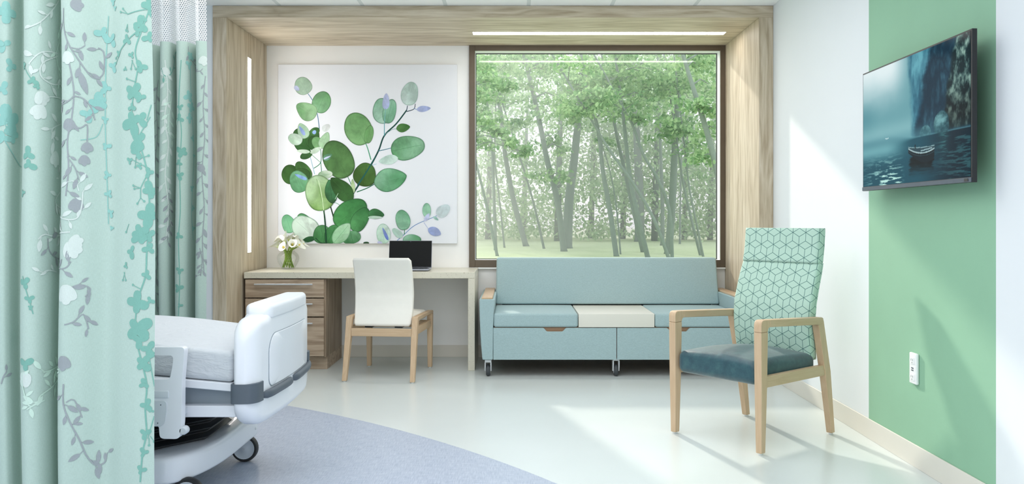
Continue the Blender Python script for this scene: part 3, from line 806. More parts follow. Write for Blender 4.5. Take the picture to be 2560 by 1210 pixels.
# water
wsoft = .075 * (1 - sstep(.25, .6, U)) + .004
wv = 1 - sstep(hz - wsoft, hz + wsoft, Vv)
wt = np.zeros((NV, NU, 3)); wt[:] = (20, 74, 90)
wt = mixc(wt, (120, 178, 184), np.exp(-((Vv - .30) / .08) ** 2) * (1 - sstep(.25, .55, U)) * .8)
wt = mixc(wt, (5, 26, 38), sstep(.55, .9, U) * .85)
rip = fbm(U, Vv, 4, 12, 13, 84); ripl = np.clip((rip - .52) * 9, 0, 1)
shine = np.exp(-((U - .20 - .12 * (1 - Vv / hz)) / .2) ** 2) * sstep(.30, .02, Vv) * (1 - sstep(.40, .46, U))
wt = mixc(wt, (176, 220, 212), np.clip(ripl * shine * 1.25, 0, 1)); wt = mixc(wt, (64, 122, 126), ripl * sstep(.6, .95, U) * .5 * (Vv < .3))
refl = np.exp(-((U - .8) / .035) ** 2) * sstep(.05, .38, Vv) * .5; wt = mixc(wt, (70, 132, 132), refl * (.4 + ripl))
img = img * (1 - wv[..., None]) + wt * wv[..., None]
# rowing boat and its reflection
def boat(u, v):
    t = (u - .485) / .235
    top = .268 + .02 * np.abs(t - .5) ** 2 * 4 - .01 * t; bot = .215 - .055 * np.clip(t, 0, 1) ** .7 + .035 * np.abs(t - .6) ** 2
    rim = .285 - .012 * t - .055 * (np.clip(4 * t * (1 - t), 0, 1)) * .0
    return t, top, bot
t, top, bot = boat(U, Vv)
ins = (t > 0) & (t < 1)
lower = .235 - .03 * t                    # near gunwale curve
gun = lower + .035 * (2 * t - 1) ** 2
fargun = .272 - .02 * t + .008 * (2 * t - 1) ** 2
hull = ins & (Vv < gun) & (Vv > .165 - .045 * np.sin(np.pi * np.clip(t, 0, 1)) * t + .07 * (1 - t) ** 3 + .02 * (t > .97))
inner = ins & (Vv >= gun) & (Vv < fargun)
rf = ins * sstep(.0, .12, t + .25 * (rip - .5)) * (1 - sstep(.9, 1., t + .25 * (rip - .5))) * sstep(.03, .16, Vv + .06 * (rip - .5)) * (Vv < .2); img = img * (1 - .72 * rf[..., None])
img[hull] = (12, 28, 36); img[inner] = (38, 66, 76)
img[ins & (np.abs(Vv - gun) < .005)] = (150, 178, 182); img[ins & (np.abs(Vv - fargun) < .0035)] = (120, 154, 160)
img[hull & (np.abs(Vv - gun + .022) < .003)] = (34, 58, 66)
img[(np.abs(Vv - .238 - .1 * (U - .62)) < .004) & (U > .60) & (U < .70)] = (140, 170, 176)
img[(np.abs(U - .55) < .004) & (Vv > .26) & (Vv < .292)] = (16, 34, 42)
img[(np.abs(Vv - .385 - .2 * np.abs(U - .27)) < .004) & (np.abs(U - .27) < .018)] = (176, 206, 208)
lc = np.clip(img / 255, 0, 1); lc = np.where(lc <= .04045, lc / 12.92, ((lc + .055) / 1.055) ** 2.4)
sy1, sy0, sz0, sz1 = cy1 - .008, cy0 + .008, tz0 + .021, tz1 - .008
b = MB()
for j in range(NV):
    for i in range(NU):
        b.vert((TXF - .0008, sy1 + (sy0 - sy1) * i / (NU - 1), sz0 + (sz1 - sz0) * j / (NV - 1)), (*lc[j, i], 1.))
for j in range(NV - 1):
    for i in range(NU - 1):
        q = j * NU + i; b.face((q, q + 1, q + NU + 1, q + NU))
M['tv'] = attr_mat('television_picture', emit=1.12)
b.build('screen', M['tv'], tv)

# ------------------------------------------------------------------ socket plate
px0 = 2100 * XR / (2281 - VX); px1 = 2100 * XR / (2298.5 - VX); pz1, pz0 = .531, .387
sk = thing('wall_socket', 'white double power outlet low on the green wall', 'outlet', (XR, (px0 + px1) / 2, pz0))
b = MB().rbox((XR - .016, px1, pz0), (XR - .0004, px0, pz1), .006, 3); b.build('plate', M['white'], sk, smooth=True)
pc = (px0 + px1) / 2
for zc in (.495, .418):
    q = MB().rbox((XR - .0185, pc - .017, zc - .016), (XR - .0155, pc + .017, zc + .016), .0012, 2).build('receptacle', M['white'], sk, smooth=True)
    hb = MB(); hb.box(XR - .0192, XR - .0186, pc - .009, pc - .007, zc - .001, zc + .009); hb.box(XR - .0192, XR - .0186, pc + .007, pc + .009, zc - .001, zc + .009); hb.box(XR - .0192, XR - .0186, pc - .002, pc + .002, zc - .011, zc - .007)
    hb.build('slots', M['grey_plastic'], q)
ub = MB(); ub.box(XR - .0172, XR - .0161, pc - .01, pc + .01, .458, .463); ub.box(XR - .0172, XR - .0161, pc - .01, pc + .01, .448, .453)
ub.build('charging_ports', M['grey_plastic'], sk)
# ------------------------------------------------------------------ sofa
M['sofa'] = fabric('blue_grey_woven_upholstery', (158, 181, 184), .13, 330, .92, .4, .1, (.25, 1., 1.))
M['sofa_wood'] = plain('brown_edge_wood', (142, 112, 86), .5, .1, 30)
M['dark'] = plain('dark_frame', (40, 42, 42), .7, .05)
M['table_top'] = plain('off_white_laminate', (214, 213, 203), .45, .01)
M['grey_fork'] = plain('light_grey_caster_plastic', (206, 210, 214), .35, .03)
M['tyre'] = plain('grey_caster_tyre', (58, 62, 66), .55, .06, 60)
SX = .7467; SD = 6.15
def sx(px, D=SD): return PX(px, D)
def sz(py, D=SD): return PZ(py, D)
sofa = thing('sofa', 'blue-grey upholstered sofa on casters with a white middle table, under the window', 'sofa', (SX, 6.5, 0))
zb0, zb1 = sz(899.5), sz(819.2)
xin0, xin1 = sx(1233.3), 2 * SX - sx(1233.3)
MB().box(xin0 + .004, xin1 - .004, SD + .02, 7.0, zb0 + .012, zb1 + .003).build('base_frame', M['sofa_wood'], sofa)
mid = SX
for k, (a, b_) in enumerate(((xin0 + .0, mid - .0025), (mid + .0025, xin1 - .0))):
    c = (a + b_) / 2 + (-.001)
    zt = zb1 - .002
    poly = [(a, zb0), (b_, zb0), (b_, zt), (c + .086, zt), (c + .076, zt - .006), (c + .064, zt - .021), (c + .054, zt - .026),
            (c - .054, zt - .026), (c - .064, zt - .021), (c - .076, zt - .006), (c - .086, zt), (a, zt)]
    d = MB().prism(poly, 'y', SD, SD + .019).build('drawer_front', M['sofa'], sofa, bevel=.002)
    h = MB().prism([(c - .088, zt - .0005), (c + .088, zt - .0005), (c + .072, zt - .0275), (c - .072, zt - .0275)], 'y', SD + .0155, SD + .0195)
    h.box(c - .07, c + .07, SD + .004, SD + .0155, zt - .0262, zt - .0235)
    h.build('finger_pull', M['sofa_wood'], d)
# arms
armp = [(1198.3, 748), (1198.6, 775), (1199.4, 800), (1200.8, 832), (1202.8, 866), (1205.9, 899.8), (1232.3, 899.8), (1233.0, 818), (1234.5, 784), (1237.2, 748)]
armp = [(sx(x), sz(y)) for x, y in armp]
for mirror in (False, True):
    pp = [((2 * SX - x) if mirror else x, z) for x, z in armp]
    xs = [p[0] for p in pp]
    ar = MB().prism(pp, 'y', SD - .004, 7.03).build('armrest', M['sofa'], sofa, bevel=.008, bseg=3)
    x0, x1 = (-.244, -.162)
    if mirror: x0, x1 = 2 * SX + .162, 2 * SX + .244
    MB().rbox((x0, SD + .004, sz(748) - .002), (x1, 7.02, sz(748) + .014), .006, 3).build('arm_cap', M['oak_y'], ar, smooth=True)
# cushions and middle table
zc0, zc1 = zb1 + .003, sz(783.8)
def crown(amp, x0, x1, y0, y1):
    def fn(w, s, h):
        if s.z > 0:
            u = (w.x - x0) / (x1 - x0) * 2 - 1; v = (w.y - y0) / (y1 - y0) * 2 - 1
            w.z += amp * (1 - min(1, u * u)) * (1 - min(1, v * v))
        return w
    return fn
cx = [sx(1233.3) + .002, sx(1446.4), sx(1636), 2 * SX - sx(1233.3) - .002]
cy0, cy1 = SD - .004, 6.80
for (a, b_) in ((cx[0], cx[1] - .003), (cx[2] + .003, cx[3])):
    MB().rbox((a, cy0, zc0), (b_, cy1, zc1), .018, 4, (8, 8, 1), crown(.007, a, b_, cy0, cy1)).build('seat_cushion', M['sofa'], sofa, smooth=True)
MB().rbox((cx[1], cy0, zc0), (cx[2], cy1, zc1 - .002), .003, 2).build('middle_table', M['table_top'], sofa, smooth=True)
# back
bx0, bx1 = -.153, 1.646
yb, zb_, yt, zt_ = 6.752, zc1 + .007, 6.846, .842
def shear(w, s, h):
    f = (w.z - zb_) / (zt_ - zb_)
    w.y += (yt - yb) * f
    w.x += (SX - w.x) * .0055 * f
    return w
MB().rbox((bx0, yb, zb_), (bx1, yb + .11, zt_), .016, 4, (6, 1, 6), shear).build('backrest', M['sofa'], sofa, smooth=True)
MB().box(bx0 + .05, bx1 - .05, 6.83, 7.0, .06, zb_ - .004).build('rear_frame_shade', M['dark'], sofa)  # dark frame carried down low to deepen the shade under the sofa
# casters
def caster(parent, x, y, zt, r=.043, w=.03):
    c = MB()
    hw = w / 2 + .006
    for s in (-1, 1):
        xo = x + s * hw
        prof = [(y - .034, zt - .02), (y - .034, zt - .045), (y - .02, r - .004), (y + .012, r - .008), (y + .02, r + .01), (y + .03, zt - .02)]
        c.prism(prof, 'x', xo - .004, xo + .004)
    c.rbox((x - hw - .004, y - .034, zt - .024), (x + hw + .004, y + .032, zt), .008, 3)
    fo = c.build('caster', M['grey_fork'], parent, bevel=.002)
    wh = MB().lathe([(r - .02, -w / 2), (r - .008, -w / 2), (r - .001, -w / 2 + .006), (r, 0), (r - .001, w / 2 - .006), (r - .008, w / 2), (r - .02, w / 2)], (x, y, r), 'x', 28)
    wh = wh.build('wheel', M['tyre'], fo, angle=50)
    MB().lathe([(r - .019, -w / 2 - .001), (r - .019, w / 2 + .001)], (x, y, r), 'x', 20).build('hub', M['grey_fork'], fo, angle=50)
for px_ in (1220.4, 1539.5, 2 * 1542 - 1220.4):
    caster(sofa, PX(px_, 6.194), 6.20, zb0 - .0005 + (.0 if px_ != 1539.5 else .013))

# ------------------------------------------------------------------ easy chair
def hexcloth():
    t = NT('mint_cube_line_upholstery'); a = .0795
    u = t.uv(); s = t.sep(u)
    p = t.comb(s[0], t.math('ADD', s[1], .018), 0.0)
    R = (a, a * math.sqrt(3), 1.)
    def wrap(v):
        nd = t.node('ShaderNodeVectorMath', operation='WRAP'); t.put(nd.inputs[0], v)
        nd.inputs[1].default_value = tuple(x / 2 for x in R); nd.inputs[2].default_value = tuple(-x / 2 for x in R)
        return nd.outputs[0]
    A = wrap(p); B = wrap(t.vmath('ADD', p, (R[0] / 2, R[1] / 2, 0)))
    c = t.math('LESS_THAN', t.vmath('LENGTH', A), t.vmath('LENGTH', B))
    mx = t.node('ShaderNodeMix', data_type='VECTOR'); t.link(c, mx.inputs[0]); t.link(B, mx.inputs[4]); t.link(A, mx.inputs[5])
    q = mx.outputs[1]
    ds = [t.math('ABSOLUTE', t.vmath('DOT_PRODUCT', q, n)) for n in ((1, 0, 0), (-.5, .8660254, 0), (.5, .8660254, 0))]
    d = t.math('MINIMUM', ds[0], t.math('MINIMUM', ds[1], ds[2]))
    line = t.math('SUBTRACT', 1.0, t.math('SMOOTH_MIN', 1.0, t.math('MAXIMUM', t.math('DIVIDE', t.math('SUBTRACT', d, .0009), .0008), 0.0), 0.0))
    o = t.coord(); n = t.noise(o, 300, 2)
    base = t.mix(n, lin((172, 203, 187)), lin((186, 214, 200)))
    t.bsdf(t.mix(t.math('MULTIPLY', line, .92), base, lin((28, 84, 88))), .75, t.bump(n, .15, .001), spec=.25, sheen=.1)
    return t.m
M['hex'] = hexcloth()
M['teal'] = None
def teal_vinyl():
    t = NT('teal_blue_seat_upholstery'); o = t.coord()
    n = t.noise(o, 22, 5, .65); n2 = t.noise(o, 420, 2)
    f = t.math('ADD', t.math('MULTIPLY', n, .75), t.math('MULTIPLY', n2, .25))
    col = t.ramp(f, [(.32, lin((28, 62, 74))), (.5, lin((40, 78, 88))), (.68, lin((58, 98, 102)))])
    t.bsdf(col, .42, t.bump(n2, .15, .001), spec=.45, sheen=.25); return t.m
M['teal'] = teal_vinyl()
AC = Vector((1.036, 4.33, 0)); ARZ = math.atan2(-.777, .63)
arm = thing('armchair', 'high-backed patient armchair with mint cube-patterned back and teal seat on pale wooden legs', 'armchair', AC, ARZ)
hw = .2695
for s in (-1, 1):
    x0, x1 = s * hw - .021, s * hw + .021
    fl = MB()
    def ring(yc, z, ax_, ay_, xc=s * hw):
        return [(xc - ax_, yc - ay_, z), (xc + ax_, yc - ay_, z), (xc + ax_, yc + ay_, z), (xc - ax_, yc + ay_, z)]
    fl.loft([ring(0, .007, .0165, .0175), ring(.002, .34, .021, .025), ring(.003, .60, .022, .029)])
    # knee turning into the arm
    arc = [(-.026, .60), (-.026, .632), (-.023, .646), (-.015, .656), (-.003, .660), (.03, .6595), (.045, .6585), (.05, .622), (.037, .617), (.032, .606), (.032, .60)]
    fl.prism(arc, 'x', s * hw - .022, s * hw + .022)
    leg = fl.build('leg', M['oak'], arm, local=True, bevel=.004)
    MB().lathe([(.010, 0.), (.012, .002), (.012, .0068)], (s * hw, 0, 0), n=14).build('glide', M['white'], leg, local=True, angle=40)
    MB().prism([(.0453, .6585), (.515, .637), (.526, .634), (.533, .625), (.508, .592), (.475, .600), (.0503, .622)], 'x', s * hw - .022, s * hw + .022).build('armrest', M['oak_y'], arm, local=True, bevel=.004)
    rl = MB()
    def rr(y0, y1, z, w): return [(s * hw - w, y0, z), (s * hw + w, y0, z), (s * hw + w, y1, z), (s * hw - w, y1, z)]
    rl.loft([rr(.619, .653, .007, .0165), rr(.553, .606, .34, .020), rr(.481, .536, .6215, .0205)])
    leg = rl.build('leg', M['oak'], arm, local=True, bevel=.004)
    MB().lathe([(.010, 0.), (.012, .002), (.012, .0068)], (s * hw, .636, 0), n=14).build('glide', M['white'], leg, local=True, angle=40)
    MB().box(s * hw - .015, s * hw + .015, .0265, .56, .325, .380).build('side_rail', M['oak_y'], arm, local=True, bevel=.003)
def seatfn(w, s, h):
    if s.z > 0:
        u = w.x / .247; v = (w.y - .25) / .29
        w.z += .03 * (1 - min(1, u * u)) * (1 - min(1, abs(v)) ** 3) - .012 * max(0, v)
    return w
MB().rbox((-.2475, -.012, .332), (.2475, .53, .448), .035, 5, (10, 10, 1), seatfn).build('seat', M['teal'], arm, local=True, smooth=True)
MB().box(-.235, .235, .08, .56, .324, .3325).build('seat_pan', M['dark'], arm, local=True)
# upholstered back: rounded cross-sections following a reclined, slightly S-shaped line
def backy(z):
    zs = [.40, .46, .54, .62, .70, .80, .92, 1.0, 1.105]; ys = [.494, .484, .472, .470, .480, .512, .558, .574, .584]
    return float(np.interp(z, zs, ys))
def backring(z, half, th, yoff=0., r=.022, n=6):
    yc = backy(z) + yoff; pts = []
    hx, hy = half, th / 2
    for (sx_, sy_, a0) in ((-1, -1, 180), (1, -1, 270), (1, 1, 0), (-1, 1, 90)):
        for k in range(n + 1):
            a = math.radians(a0 + 90 * k / n)
            pts.append((sx_ * (hx - r) + r * math.cos(a), yc + hy + sy_ * (hy - r) + r * math.sin(a), z))
        if sy_ == -1 and sx_ == -1:
            for k in range(1, 14):
                pts.append((-(hx - r) + 2 * (hx - r) * k / 14, yc, z))
    return pts
def back_part(z0, z1, nz, name, endr, headrest=False):
    rings = []; uvs = []
    zs = [z0 + (z1 - z0) * k / nz for k in range(nz + 1)]
    v = 0.; prev = None
    for k, z in enumerate(zs):
        e = 0.
        d0, d1 = z - z0, z1 - z
        for d in (d0, d1):
            if d < endr: e = max(e, endr - math.sqrt(max(0, endr ** 2 - (endr - d) ** 2)))
        half = float(np.interp(z, [.40, .5, .66, .85, .95, 1.105], [.238, .243, .2475, .246, .241, .241])) - e
        ring = backring(z, half, .072 - 1.2 * e, e * .6 - (.0 if not headrest else .006))
        if prev is not None: v += math.hypot(z - prev[0], backy(z) - prev[1])
        prev = (z, backy(z))
        # arc length around the ring measured from its front centre
        L = [0.]
        for i in range(1, len(ring)): L.append(L[-1] + (Vector(ring[i]) - Vector(ring[i - 1])).length)
        front0 = min(range(len(ring)), key=lambda i: abs(ring[i][0]) + 10 * (ring[i][1] - backy(z) > .02))
        uvs.append([(L[i] - L[front0], v + z0) for i in range(len(ring))]); rings.append(ring)
    return MB().loft(rings, uvs=uvs).build(name, M['hex'], arm, local=True, smooth=True)
back_part(.405, .9172, 26, 'backrest', .0012)
back_part(.9173, 1.105, 14, 'headrest', .0015, True)

# ------------------------------------------------------------------ desk chair
M['cream'] = plain('off_white_vinyl', (238, 236, 228), .6, .03, 18, bump=.05, bscale=120)
CC = Vector((-.966, 5.948, 0)); CRZ = math.radians(-6.)
ch = thing('desk_chair', 'off-white armless chair with pale wooden legs pulled up to the desk', 'chair', CC, CRZ)
hw2 = .242
for s in (-1, 1):
    def rr(y0, y1, z, w, xo=0.): return [(s * hw2 - w + xo, y0, z), (s * hw2 + w + xo, y0, z), (s * hw2 + w + xo, y1, z), (s * hw2 - w + xo, y1, z)]
    leg = MB().loft([rr(-.018, .020, .007, .0165, s * .004), rr(.058, .108, .31, .021), rr(.092, .146, .455, .0215)]).build('leg', M['oak'], ch, local=True, bevel=.004)
    MB().lathe([(.010, 0.), (.012, .002), (.012, .0068)], (s * hw2 + s * .004, 0, 0), n=14).build('glide', M['white'], leg, local=True, angle=40)
    leg = MB().loft([rr(.607, .641, .007, .0165), rr(.60, .648, .31, .020), rr(.603, .652, .426, .0205)]).build('leg', M['oak'], ch, local=True, bevel=.004)
    MB().lathe([(.010, 0.), (.012, .002), (.012, .0068)], (s * hw2, .624, 0), n=14).build('glide', M['white'], leg, local=True, angle=40)
    MB().prism([(.147, .456), (.62, .450), (.64, .447), (.651, .438), (.651, .4265), (.60, .4265), (.147, .428)], 'x', s * hw2 - .021, s * hw2 + .021).build('top_rail', M['oak_y'], ch, local=True, bevel=.004)
    MB().box(s * hw2 - .014, s * hw2 + .014, .112, .601, .325, .378).build('side_rail', M['oak_y'], ch, local=True, bevel=.003)
MB().box(-hw2 + .0215, hw2 - .0215, .068, .092, .315, .371).build('rear_rail', M['oak_x'], ch, local=True, bevel=.003)
MB().box(-hw2 + .0215, hw2 - .0215, .615, .637, .315, .371).build('front_rail', M['oak_x'], ch, local=True, bevel=.003)
def sfn(w, s, h):
    if s.z > 0:
        u = w.x / .215; v = (w.y - .38) / .24
        w.z += .022 * (1 - min(1, u * u)) * (1 - min(1, abs(v)) ** 3)
    return w
MB().rbox((-.2185, .17, .388), (.2185, .612, .455), .026, 4, (8, 8, 1), sfn).build('seat', M['cream'], ch, local=True, smooth=True)
def cback(z): return float(np.interp(z, [.385, .44, .52, .62, .72, .80, .878], [.098, .118, .140, .148, .128, .098, .060]))
rings = []
for k in range(25):
    z = .386 + (.878 - .386) * k / 24; er = .014; e = 0.
    for d in (z - .386, .878 - z):
        if d < er: e = max(e, er - math.sqrt(max(0, er ** 2 - (er - d) ** 2)))
    yc = cback(z); half = float(np.interp(z, [.386, .6, .878], [.2115, .2155, .2125])) - e; th = .05 - 1.4 * e; r = .014 if e < .006 else .006
    pts = []
    for (sx_, sy_, a0) in ((-1, -1, 180), (1, -1, 270), (1, 1, 0), (-1, 1, 90)):
        for q in range(6):
            a = math.radians(a0 + 90 * q / 5)
            pts.append((sx_ * (half - r) + r * math.cos(a), yc + th / 2 + sy_ * (th / 2 - r) + r * math.sin(a) + .006 * (1 - (sx_ * 1.) ** 2), z))
    rings.append(pts)
MB().loft(rings).build('backrest', M['cream'], ch, local=True, smooth=True)
for x in (-.1, .12):
    MB().box(x - .028, x + .028, .1, .2, .374, .3872).build('bracket', M['black'], ch, local=True, bevel=.002)
# ------------------------------------------------------------------ hospital bed
M['bed'] = plain('white_bed_plastic', (225, 229, 235), .32, .01, 4, coat=.15)
M['bed2'] = plain('pale_grey_bed_metal', (204, 211, 217), .4, .02, 5)
M['deck'] = plain('grey_deck_panel', (140, 151, 160), .5, .02)
M['sheet'] = None
def sheet_mat():
    t = NT('white_cotton_sheet'); o = t.coord()
    n = t.noise(o, 7, 3, .5, .8); n2 = t.noise(t.vmath('MULTIPLY', o, (1., 1., 2.5)), 11, 3, .55, 1.2)
    h = t.math('ADD', n, n2)
    t.bsdf(lin((202, 207, 212)), .8, t.bump(h, .4, .02), spec=.2, sheen=.1); return t.m
M['sheet'] = sheet_mat()
BN, BF = 3.25, 4.13                # near and far side of the bed
bed = thing('hospital_bed', 'white hospital bed with grey bumpers, its foot end reaching out from behind the curtain', 'bed', (-2.1, 3.69, 0))
# footboard: plan arc lofted over height with soft shoulders
def outer(y):                        # outer face of the footboard in plan
    return float(np.interp(y, [3.25, 3.30, 3.40, 3.55, 3.69, 3.83, 3.98, 4.08, 4.13], [-1.030, -1.005, -.990, -.981, -.978, -.981, -.990, -1.008, -1.030]))
def topz(y):
    e = .766
    s0, s1 = 3.385, 3.995
    lift = .018 * float(np.clip((y - s0) / .035, 0, 1)) ** .8 * float(np.clip((s1 - y) / .035, 0, 1)) ** .8
    d = min(y - BN, BF - y); rr = .10
    drop = rr - math.sqrt(max(0, rr ** 2 - max(0, rr - d) ** 2)) if d < rr else 0
    return e + lift - drop
def botz(y):
    d = min(y - BN, BF - y); rr = .115
    return .335 + (rr - math.sqrt(max(0, rr ** 2 - max(0, rr - d) ** 2)) if d < rr else 0)
ys = [BN + .0008, BN + .004, BN + .01, BN + .02, BN + .035, BN + .055, BN + .08, BN + .105, 3.385, 3.393, 3.402, 3.411, 3.42, 3.44] + list(np.linspace(3.48, 3.90, 10)) + [3.94, 3.96, 3.969, 3.978, 3.987, 3.995, BF - .105, BF - .08, BF - .055, BF - .035, BF - .02, BF - .01, BF - .004, BF - .0008]
rings = []
XI = -1.098
for y in ys:
    d = min(y - BN, BF - y)
    k = math.sqrt(max(0., 1 - (1 - min(1, d / .05)) ** 2))          # rounding of the ends in plan
    xo, xi = outer(y), XI
    xm = (xo + xi) / 2; ho = (xo - xi) / 2 * (.35 + .65 * k)
    z0, z1 = botz(y), topz(y); zm = (z0 + z1) / 2; hz_ = (z1 - z0) / 2
    r = min(.036, ho * .95, hz_ * .95); ring = []
    for (sx_, sz_, a0) in ((1, 1, 0), (-1, 1, 90), (-1, -1, 180), (1, -1, 270)):
        for q in range(6):
            a = math.radians(a0 + 90 * q / 5)
            ring.append((xm + sx_ * (ho - r) + r * math.cos(a), y, zm + sz_ * (hz_ - r) + r * math.sin(a)))
    rings.append(ring)
fb = MB().loft(rings).build('footboard', M['bed'], bed, smooth=True)
# raised grip bar along the top, with a small lip over the outer face
rings = []
for k in range(29):
    y = 3.392 + (3.988 - 3.392) * k / 28; d = min(y - 3.392, 3.988 - y); e = .03 - math.sqrt(max(0, .03 ** 2 - max(0, .03 - d) ** 2)) if d < .03 else 0
    x0, x1, z0, z1 = XI + .006 + e * .6, outer(y) + .004 - e * .8, .752 + e * .2, .811 - e; r = .021 * (1 - e / .04); ring = []
    for (sx_, sz_, a0) in ((1, 1, 0), (-1, 1, 90), (-1, -1, 180), (1, -1, 270)):
        for q in range(6):
            a = math.radians(a0 + 90 * q / 5); rr_ = r if sz_ > 0 else .006
            ring.append(((x1 - rr_ if sx_ > 0 else x0 + rr_) + rr_ * math.cos(a), y, (z1 - rr_ if sz_ > 0 else z0 + rr_) + rr_ * math.sin(a)))
    rings.append(ring)
MB().loft(rings).build('grip_bar', M['bed'], fb, smooth=True)
# inset panel on the outer face with the shade of its groove painted as a grey rim
def face_panel(y0, y1, z0, z1, r, lift, n=8):
    pts = []
    for (sy_, sz_, a0) in ((1, 1, 0), (-1, 1, 90), (-1, -1, 180), (1, -1, 270)):
        rr = r if sz_ > 0 else r * .45
        cy_, cz_ = ((y1 - rr) if sy_ > 0 else (y0 + rr)), ((z1 - rr) if sz_ > 0 else (z0 + rr))
        for q in range(n):
            a = math.radians(a0 + 90 * q / (n - 1)); pts.append((cy_ + rr * math.cos(a), cz_ + rr * math.sin(a)))
    full = []
    for i in range(len(pts)):                       # follow the curved face along the straight edges too
        a_, b2 = pts[i], pts[(i + 1) % len(pts)]; k_ = max(1, int(math.hypot(b2[0] - a_[0], b2[1] - a_[1]) / .03))
        full += [(a_[0] + (b2[0] - a_[0]) * q / k_, a_[1] + (b2[1] - a_[1]) * q / k_) for q in range(k_)]
    pts = full
    m = MB(); c = ((y0 + y1) / 2, (z0 + z1) / 2); rings_ = []
    for f, l in ((1., 0.), (1., lift - .0015), (.985, lift), (.6, lift), (.2, lift)):
        rg = [(c[0] + (p[0] - c[0]) * f, c[1] + (p[1] - c[1]) * f) for p in pts]
        rings_.append([(outer(p[0]) + l, p[0], p[1]) for p in rg])
    m.loft(rings_, cap=(False, True)); return m
face_panel(3.385, 4.0, .475, .69, .075, .0022).build('panel_groove_shade', M['deck'], fb, angle=40)
face_panel(3.388, 3.997, .478, .687, .073, .0045).build('inset_panel', M['bed'], fb, angle=40)
def rpoly(pts, r=.02, n=5):
    out = []; N = len(pts)
    for i in range(N):
        p, a, b_ = Vector(pts[i]), Vector(pts[i - 1]), Vector(pts[(i + 1) % N])
        da, db = (a - p), (b_ - p); ra = min(r, da.length * .45, db.length * .45)
        p0, p1 = p + da.normalized() * ra, p + db.normalized() * ra
        for k in range(n + 1):
            t = k / n; out.append(tuple(p0 * (1 - t) ** 2 + p * 2 * t * (1 - t) + p1 * t * t))
    return out
# grey bumpers
def strip(y0, y1, z0, z1, out, name='bumper'):
    n = 14; rings_ = []
    for k in range(n + 1):
        y = y0 + (y1 - y0) * k / n; xo = outer(y); t = min(1, min(k, n - k) / 1.5 + .25)
        zc = (z0 + z1) / 2; h = (z1 - z0) / 2
        ring = []
        for q in range(12):
            a = 2 * math.pi * q / 12
            ring.append((xo - .004 + (out + .004) * (.5 + .5 * math.cos(a)) * t, y, zc + h * math.sin(a) * (.55 + .45 * t)))
        rings_.append(ring)
    return MB().loft(rings_).build(name, M['grey_plastic'], fb, smooth=True)
strip(3.335, 3.665, .437, .472, .022); strip(3.70, 4.10, .437, .472, .022)
def corner(ysgn):
    m = MB(); pl = []
    e = BN if ysgn > 0 else BF
    path = [(XI - .004, e + ysgn * .03), (XI - .004, e - ysgn * .003), (-1.065, e - ysgn * .006), (-1.022, e - ysgn * .003), (outer(e + ysgn * .03) + .016, e + ysgn * .026), (outer(e + ysgn * .075) + .009, e + ysgn * .075)]
    inn = [(x - .012 if i > 2 else x + .006, y + ysgn * .012) for i, (x, y) in enumerate(path)]
    m.prism(rpoly(path + inn[::-1], .02, 4), 'z', .438, .513)
    return m.build('corner_bumper', M['grey_plastic'], fb, angle=40)
corner(1); corner(-1)
# deck edge, deck panel and frames
def zt(x): return .09 * (-1.09 - x)              # slight slope of the sleeping surface
def sloped(y0, y1, z0, z1, x0=-3.1, x1=-1.10):
    m = MB()
    m.add([(x, y, z + zt(x)) for z in (z0, z1) for y in (y0, y1) for x in (x0, x1)], [(0, 2, 3, 1), (4, 5, 7, 6), (0, 1, 5, 4), (2, 6, 7, 3), (0, 4, 6, 2), (1, 3, 7, 5)])
    return m
sloped(BN + .045, BF - .045, .474, .506).build('mattress_deck', M['bed'], bed, bevel=.004)
sloped(BN + .10, BF - .10, .40, .4735, -2.9, -1.13).build('deck_panel', M['deck'], bed)
b = MB(); b.box(-3.1, -1.10, BN + .06, BN + .12, .372, .418); b.build('lower_frame', M['bed'], bed, bevel=.004)
b = MB(); b.box(-3.1, -1.10, BF - .12, BF - .06, .372, .418); b.build('lower_frame', M['bed'], bed, bevel=.004)
MB().box(-3.1, -1.30, BN + .125, BF - .125, .385, .412).build('cross_plate', M['bed2'], bed, bevel=.003)
# black bellows
m = MB(); rr_ = []
for k in range(9):
    z = .215 + k * .0195; w = .0 if k % 2 else .022
    x0, x1, y0, y1 = -2.7, -1.30 - w + k * .006, BN + .06 + w, BF - .14 - w; c = .14
    rr_.append([(x0, y0, z), (x1 - c * 1.4, y0, z), (x1, y0 + c * 1.7, z), (x1, y1 - c, z), (x1 - c, y1, z), (x0, y1, z)])
m.loft(rr_); m.build('bellows', M['black'], bed, bevel=.004)
# base cover
def base_ring(inset, z):
    pts = []; x1 = -1.243 - inset; y0, y1 = BN + .03 + inset, BF + .02 - inset; x0 = -3.05
    def cr(cx_, cy_, rx, ry, a0, a1, n=12): return [(cx_ + rx * math.cos(math.radians(a0 + (a1 - a0) * k / n)), cy_ + ry * math.sin(math.radians(a0 + (a1 - a0) * k / n)), z) for k in range(n + 1)]
    pts += [(x0, y0, z)]; pts += cr(x1 - .14, y0 + .44, .14, .44, -90, -3, 18); pts += cr(x1 - .07, y1 - .12, .07, .12, 3, 90, 10); pts += [(x0, y1, z)]
    return pts
MB().loft([base_ring(.03, .112), base_ring(.006, .113), base_ring(.001, .118), base_ring(0, .125), base_ring(.003, .19), base_ring(.006, .204), base_ring(.012, .212), base_ring(.022, .216), base_ring(.06, .2195), base_ring(.12, .224), base_ring(.2, .229)]).build('base_cover', M['bed'], bed, angle=70)
for (x, y) in ((-1.29, 3.44), (-1.246, 4.03)):
    sb = MB().lathe([(.007, 0), (.007, .003), (.004, .006)], (x, y, .15), 'x', 12); sb.build('screw', M['steel'], bed, angle=40)
